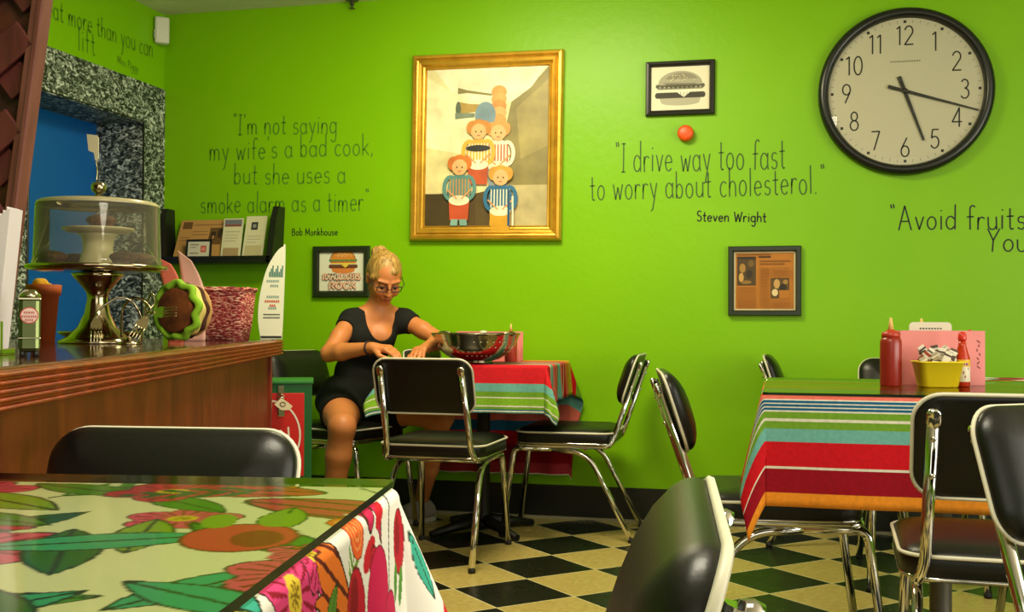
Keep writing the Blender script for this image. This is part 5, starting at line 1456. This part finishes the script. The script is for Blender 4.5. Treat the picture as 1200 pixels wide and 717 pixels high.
fd.chain([Lhip, Lhip+(Lkn-Lhip)*.45, Lkn], [.088, .078, .056], .03); fd.ell(Lkn+A_(.012, .0, .004), (.050, .050, .052), None, .02)
fd.chain([Lkn, Lkn+(Lan-Lkn)*.30, Lkn+(Lan-Lkn)*.6, Lan], [.054, .054, .044, .031], .02)
for an, dr in ((Ran, A_(.45, -.85, 0)), (Lan, A_(-.45, -.60, 0))):
    dr = dr/np.linalg.norm(dr); fd.cap(an-A_(0, 0, .025), an+dr*.12-A_(0, 0, .05), .034, .026, .02)
# head
fd.ell(hp(-.012, 0, .022), (.094, .074, .088), HR, .01); fd.ell(hp(.020, 0, -.025), (.066, .060, .075), HR, .02)
fd.ell(hp(.040, 0, -.078), (.036, .034, .030), HR, .022); fd.cap(hp(.038, 0, -.088), hp(-.01, .042, -.055), .022, .022, .02); fd.cap(hp(.038, 0, -.088), hp(-.01, -.042, -.055), .022, .022, .02)
for q in (-1, 1):
    fd.ell(hp(.082, q*.030, .006), (.016, .019, .013), HR, .012, 's'); fd.ell(hp(.062, q*.036, -.028), (.026, .022, .022), HR, .02)
    fd.ell(hp(.070, q*.030, .006), (.012, .014, .011), HR, .004)
    fd.ell(hp(-.012, q*.074, -.010), (.020, .008, .030), HR, .006)
    fd.cap(hp(.082, q*.012, .026), hp(.070, q*.048, .028), .007, .006, .010)
fd.cap(hp(.086, 0, .012), hp(.104, 0, -.026), .008, .0115, .008); fd.ell(hp(.094, .010, -.030), (.010, .008, .008), HR, .006); fd.ell(hp(.094, -.010, -.030), (.010, .008, .008), HR, .006)
fd.cap(hp(.080, .019, -.056), hp(.088, 0, -.053), .0055, .007, .006); fd.cap(hp(.080, -.019, -.056), hp(.088, 0, -.053), .0055, .007, .006); fd.cap(hp(.080, .014, -.064), hp(.080, -.014, -.064), .008, .008, .006)
body = fd.mesh('body', SKIN, None); body.parent = person; body.location = -Vector(person.location)
def part(fld, name, m, par=None, sm=2):
    o = fld.mesh(name, m, None, sm); o.parent = person; o.location = -Vector(person.location); return o
def wpart(mb, name, m=None):
    o = mb.build(name, m); o.parent = person; o.location = -Vector(person.location); return o
# top: close-fitting, scoop neck, cap sleeves
fd = Field(A_(-2.14, 4.50, .50), A_(-1.55, 5.02, 1.05), .0042)
torso(fd, .008)
fd.cap(nkb-A_(0, 0, .018), Rsh, .042, .052, .03); fd.cap(nkb-A_(0, 0, .018), Lsh, .042, .052, .03)
for sh, el in ((Rsh, Rel), (Lsh, Lel)):
    q = Field(fd.lo, fd.lo+fd.h*(fd.n-1), fd.h); q.cap(sh, sh+(el-sh)*.62, .0495, .049, 0); q.plane(sh+(el-sh)*.24, el-sh); q2 = q.d
    hh = np.clip(.5+.5*(fd.d-q2)/.015, 0, 1); fd.d = fd.d*(1-hh)+q2*hh-.015*hh*(1-hh)
nk = nkb+fwd*.075+A_(0, 0, -.012)
fd.ell(nk, (.115, .070, .122), T3, .004, 's'); fd.ell(nkb+A_(0, 0, .05)-fwd*.01, (.085, .070, .075), T3, .004, 's')
fd.plane(pel+A_(0, 0, -.045), A_(0, 0, -1))
part(fd, 'black_top', SHIRT)
# shorts
fd = Field(A_(-2.14, 4.40, .40), A_(-1.58, 5.02, .70), .0042)
fd.ell(pel+A_(-.01, .012, -.005), (.106, .163, .104), T3, .03); fd.ell(pel+A_(.005, .005, .04), (.100, .145, .10), T3, .03); fd.ell(Rhip+A_(0, 0, .01), (.102, .102, .102), None, .02)
for hip, kn in ((Rhip, Rkn), (Lhip, Lkn)):
    q = Field(fd.lo, fd.lo+fd.h*(fd.n-1), fd.h); q.cap(hip, hip+(kn-hip)*.75, .102, .088, 0); q.plane(hip+(kn-hip)*.54, kn-hip)
    hh = np.clip(.5+.5*(fd.d-q.d)/.02, 0, 1); fd.d = fd.d*(1-hh)+q.d*hh-.02*hh*(1-hh)
fd.plane(A_(0, 0, .692), A_(0, 0, 1))
part(fd, 'black_shorts', SHORTS)
# hair: smooth cap swept back into a bun
fd = Field(hc-.17, hc+.19, .0034)
fd.ell(hp(-.020, 0, .024), (.097, .078, .091), HR, .0); fd.ell(hp(-.050, 0, -.010), (.066, .072, .072), HR, .02)
fd.ell(hp(.106, .014, -.020), (.074, .066, .082), HR, .010, 's'); fd.ell(hp(.0, 0, -.132), (.12, .10, .075), HR, .010, 's')
fd.ell(hp(.034, .080, -.03), (.046, .03, .052), HR, .01, 's'); fd.ell(hp(.034, -.082, -.04), (.046, .03, .042), HR, .01, 's')
fd.cap(hp(.056, .020, .070), hp(.034, -.070, .022), .012, .009, .018)
bunp = hp(-.086, -.016, .074); fd.ell(bunp, (.036, .040, .033), HR, .012)
for k in range(5):
    a = k*1.26; fd.cap(bunp+hs*.028*math.cos(a)+hu*.022*math.sin(a), bunp+hs*.028*math.cos(a+1.4)+hu*.022*math.sin(a+1.4)-hf*.012, .014, .012, .006)
part(fd, 'blonde_hair_bun', HAIR, None, 1)
# glasses, eyes, brows, lips
b = MB(); GLS = mat('dark_glasses_frame', '#2c1a24', .3)
for q in (-1, 1):
    b.tube([tuple(hp(.103-.010*abs(p/.024*q+.3), q*.032+p, .002+z)) for p, z in rrect(.048, .026, .008, 4)], .0022, 6, closed=True)
    b.tube([tuple(hp(.094, q*.056, .008)), tuple(hp(.060, q*.076, .006)), tuple(hp(-.010, q*.079, .006))], .002, 6)
b.tube([tuple(hp(.104, -.009, .005)), tuple(hp(.108, 0, .008)), tuple(hp(.104, .009, .005))], .002, 6)
wpart(b, 'glasses', GLS)
for q in (-1, 1):
    b = MB(); b.ball(tuple(hp(.0775, q*.030, .0)), .0085, 12); wpart(b, 'eye', mat('eye_dark', '#2a1c14', .2))
    b = MB(); b.tube([tuple(hp(.090, q*.013, .027)), tuple(hp(.087, q*.032, .033)), tuple(hp(.072, q*.050, .028))], [.003, .0032, .002], 6); wpart(b, 'eyebrow', mat('brow_hair', '#8a5f30', .7))
b = MB(); b.tube([tuple(hp(.083, .020, -.058)), tuple(hp(.091, .007, -.0555)), tuple(hp(.092, 0, -.057)), tuple(hp(.091, -.007, -.0555)), tuple(hp(.083, -.020, -.058))], [.002, .0048, .0045, .0048, .002], 8)
b.tube([tuple(hp(.082, .016, -.063)), tuple(hp(.089, 0, -.066)), tuple(hp(.082, -.016, -.063))], [.002, .0055, .002], 8); wpart(b, 'lips', mat('lips', '#a8483c', .45))
# hair tie on the right wrist
dv = Vector(Rwr-Rel).normalized(); sv = dv.cross(Vector((0, 0, 1))).normalized(); uv = sv.cross(dv); cpt = Vector(Rwr)-dv*.018
b = MB(); b.tube([cpt+sv*.0275*math.cos(a)+uv*.0275*math.sin(a) for a in [2*PI*k/24 for k in range(24)]], .0048, 8, closed=True); wpart(b, 'wrist_band', mat('dark_wrist_band', '#2a0f14', .6))
# shoes
SHOE = mat('grey_canvas', '#8f897c', .8); SOLE = mat('white_sole', '#c9c4b4', .6)
for an, dr in ((Ran, A_(.45, -.85, 0)), (Lan, A_(-.45, -.60, 0))):
    dr = dr/np.linalg.norm(dr)
    fd = Field(an-A_(.2, .2, .09), an+A_(.2, .2, .08), .004)
    fd.cap(an-dr*.035-A_(0, 0, .040), an+dr*.125-A_(0, 0, .052), .042, .034, .01); fd.cap(an+A_(0, 0, .01), an-A_(0, 0, .04), .041, .044, .03); fd.cap(an+dr*.02-A_(0, 0, .02), an+dr*.10-A_(0, 0, .045), .036, .034, .02)
    fd.plane(an+A_(0, 0, .012), A_(0, 0, 1)); fd.plane(A_(0, 0, .018), A_(0, 0, -1))
    part(fd, 'shoe', SHOE)
    b = MB(); sdv = Vector((-dr[1], dr[0], 0)); d3 = Vector(dr); c3 = Vector(an)+d3*.045; out = rrect(.245, .082, .038, 6)
    vs = [tuple(Vector((c3.x, c3.y, z))+d3*p+sdv*q) for z in (0.0, .020) for p, q in out]; n = len(out)
    b.add(vs, [[i, (i+1) % n, n+(i+1) % n, n+i] for i in range(n)]+[list(range(n))[::-1], [n+i for i in range(n)]], False); wpart(b, 'shoe_sole', SOLE)
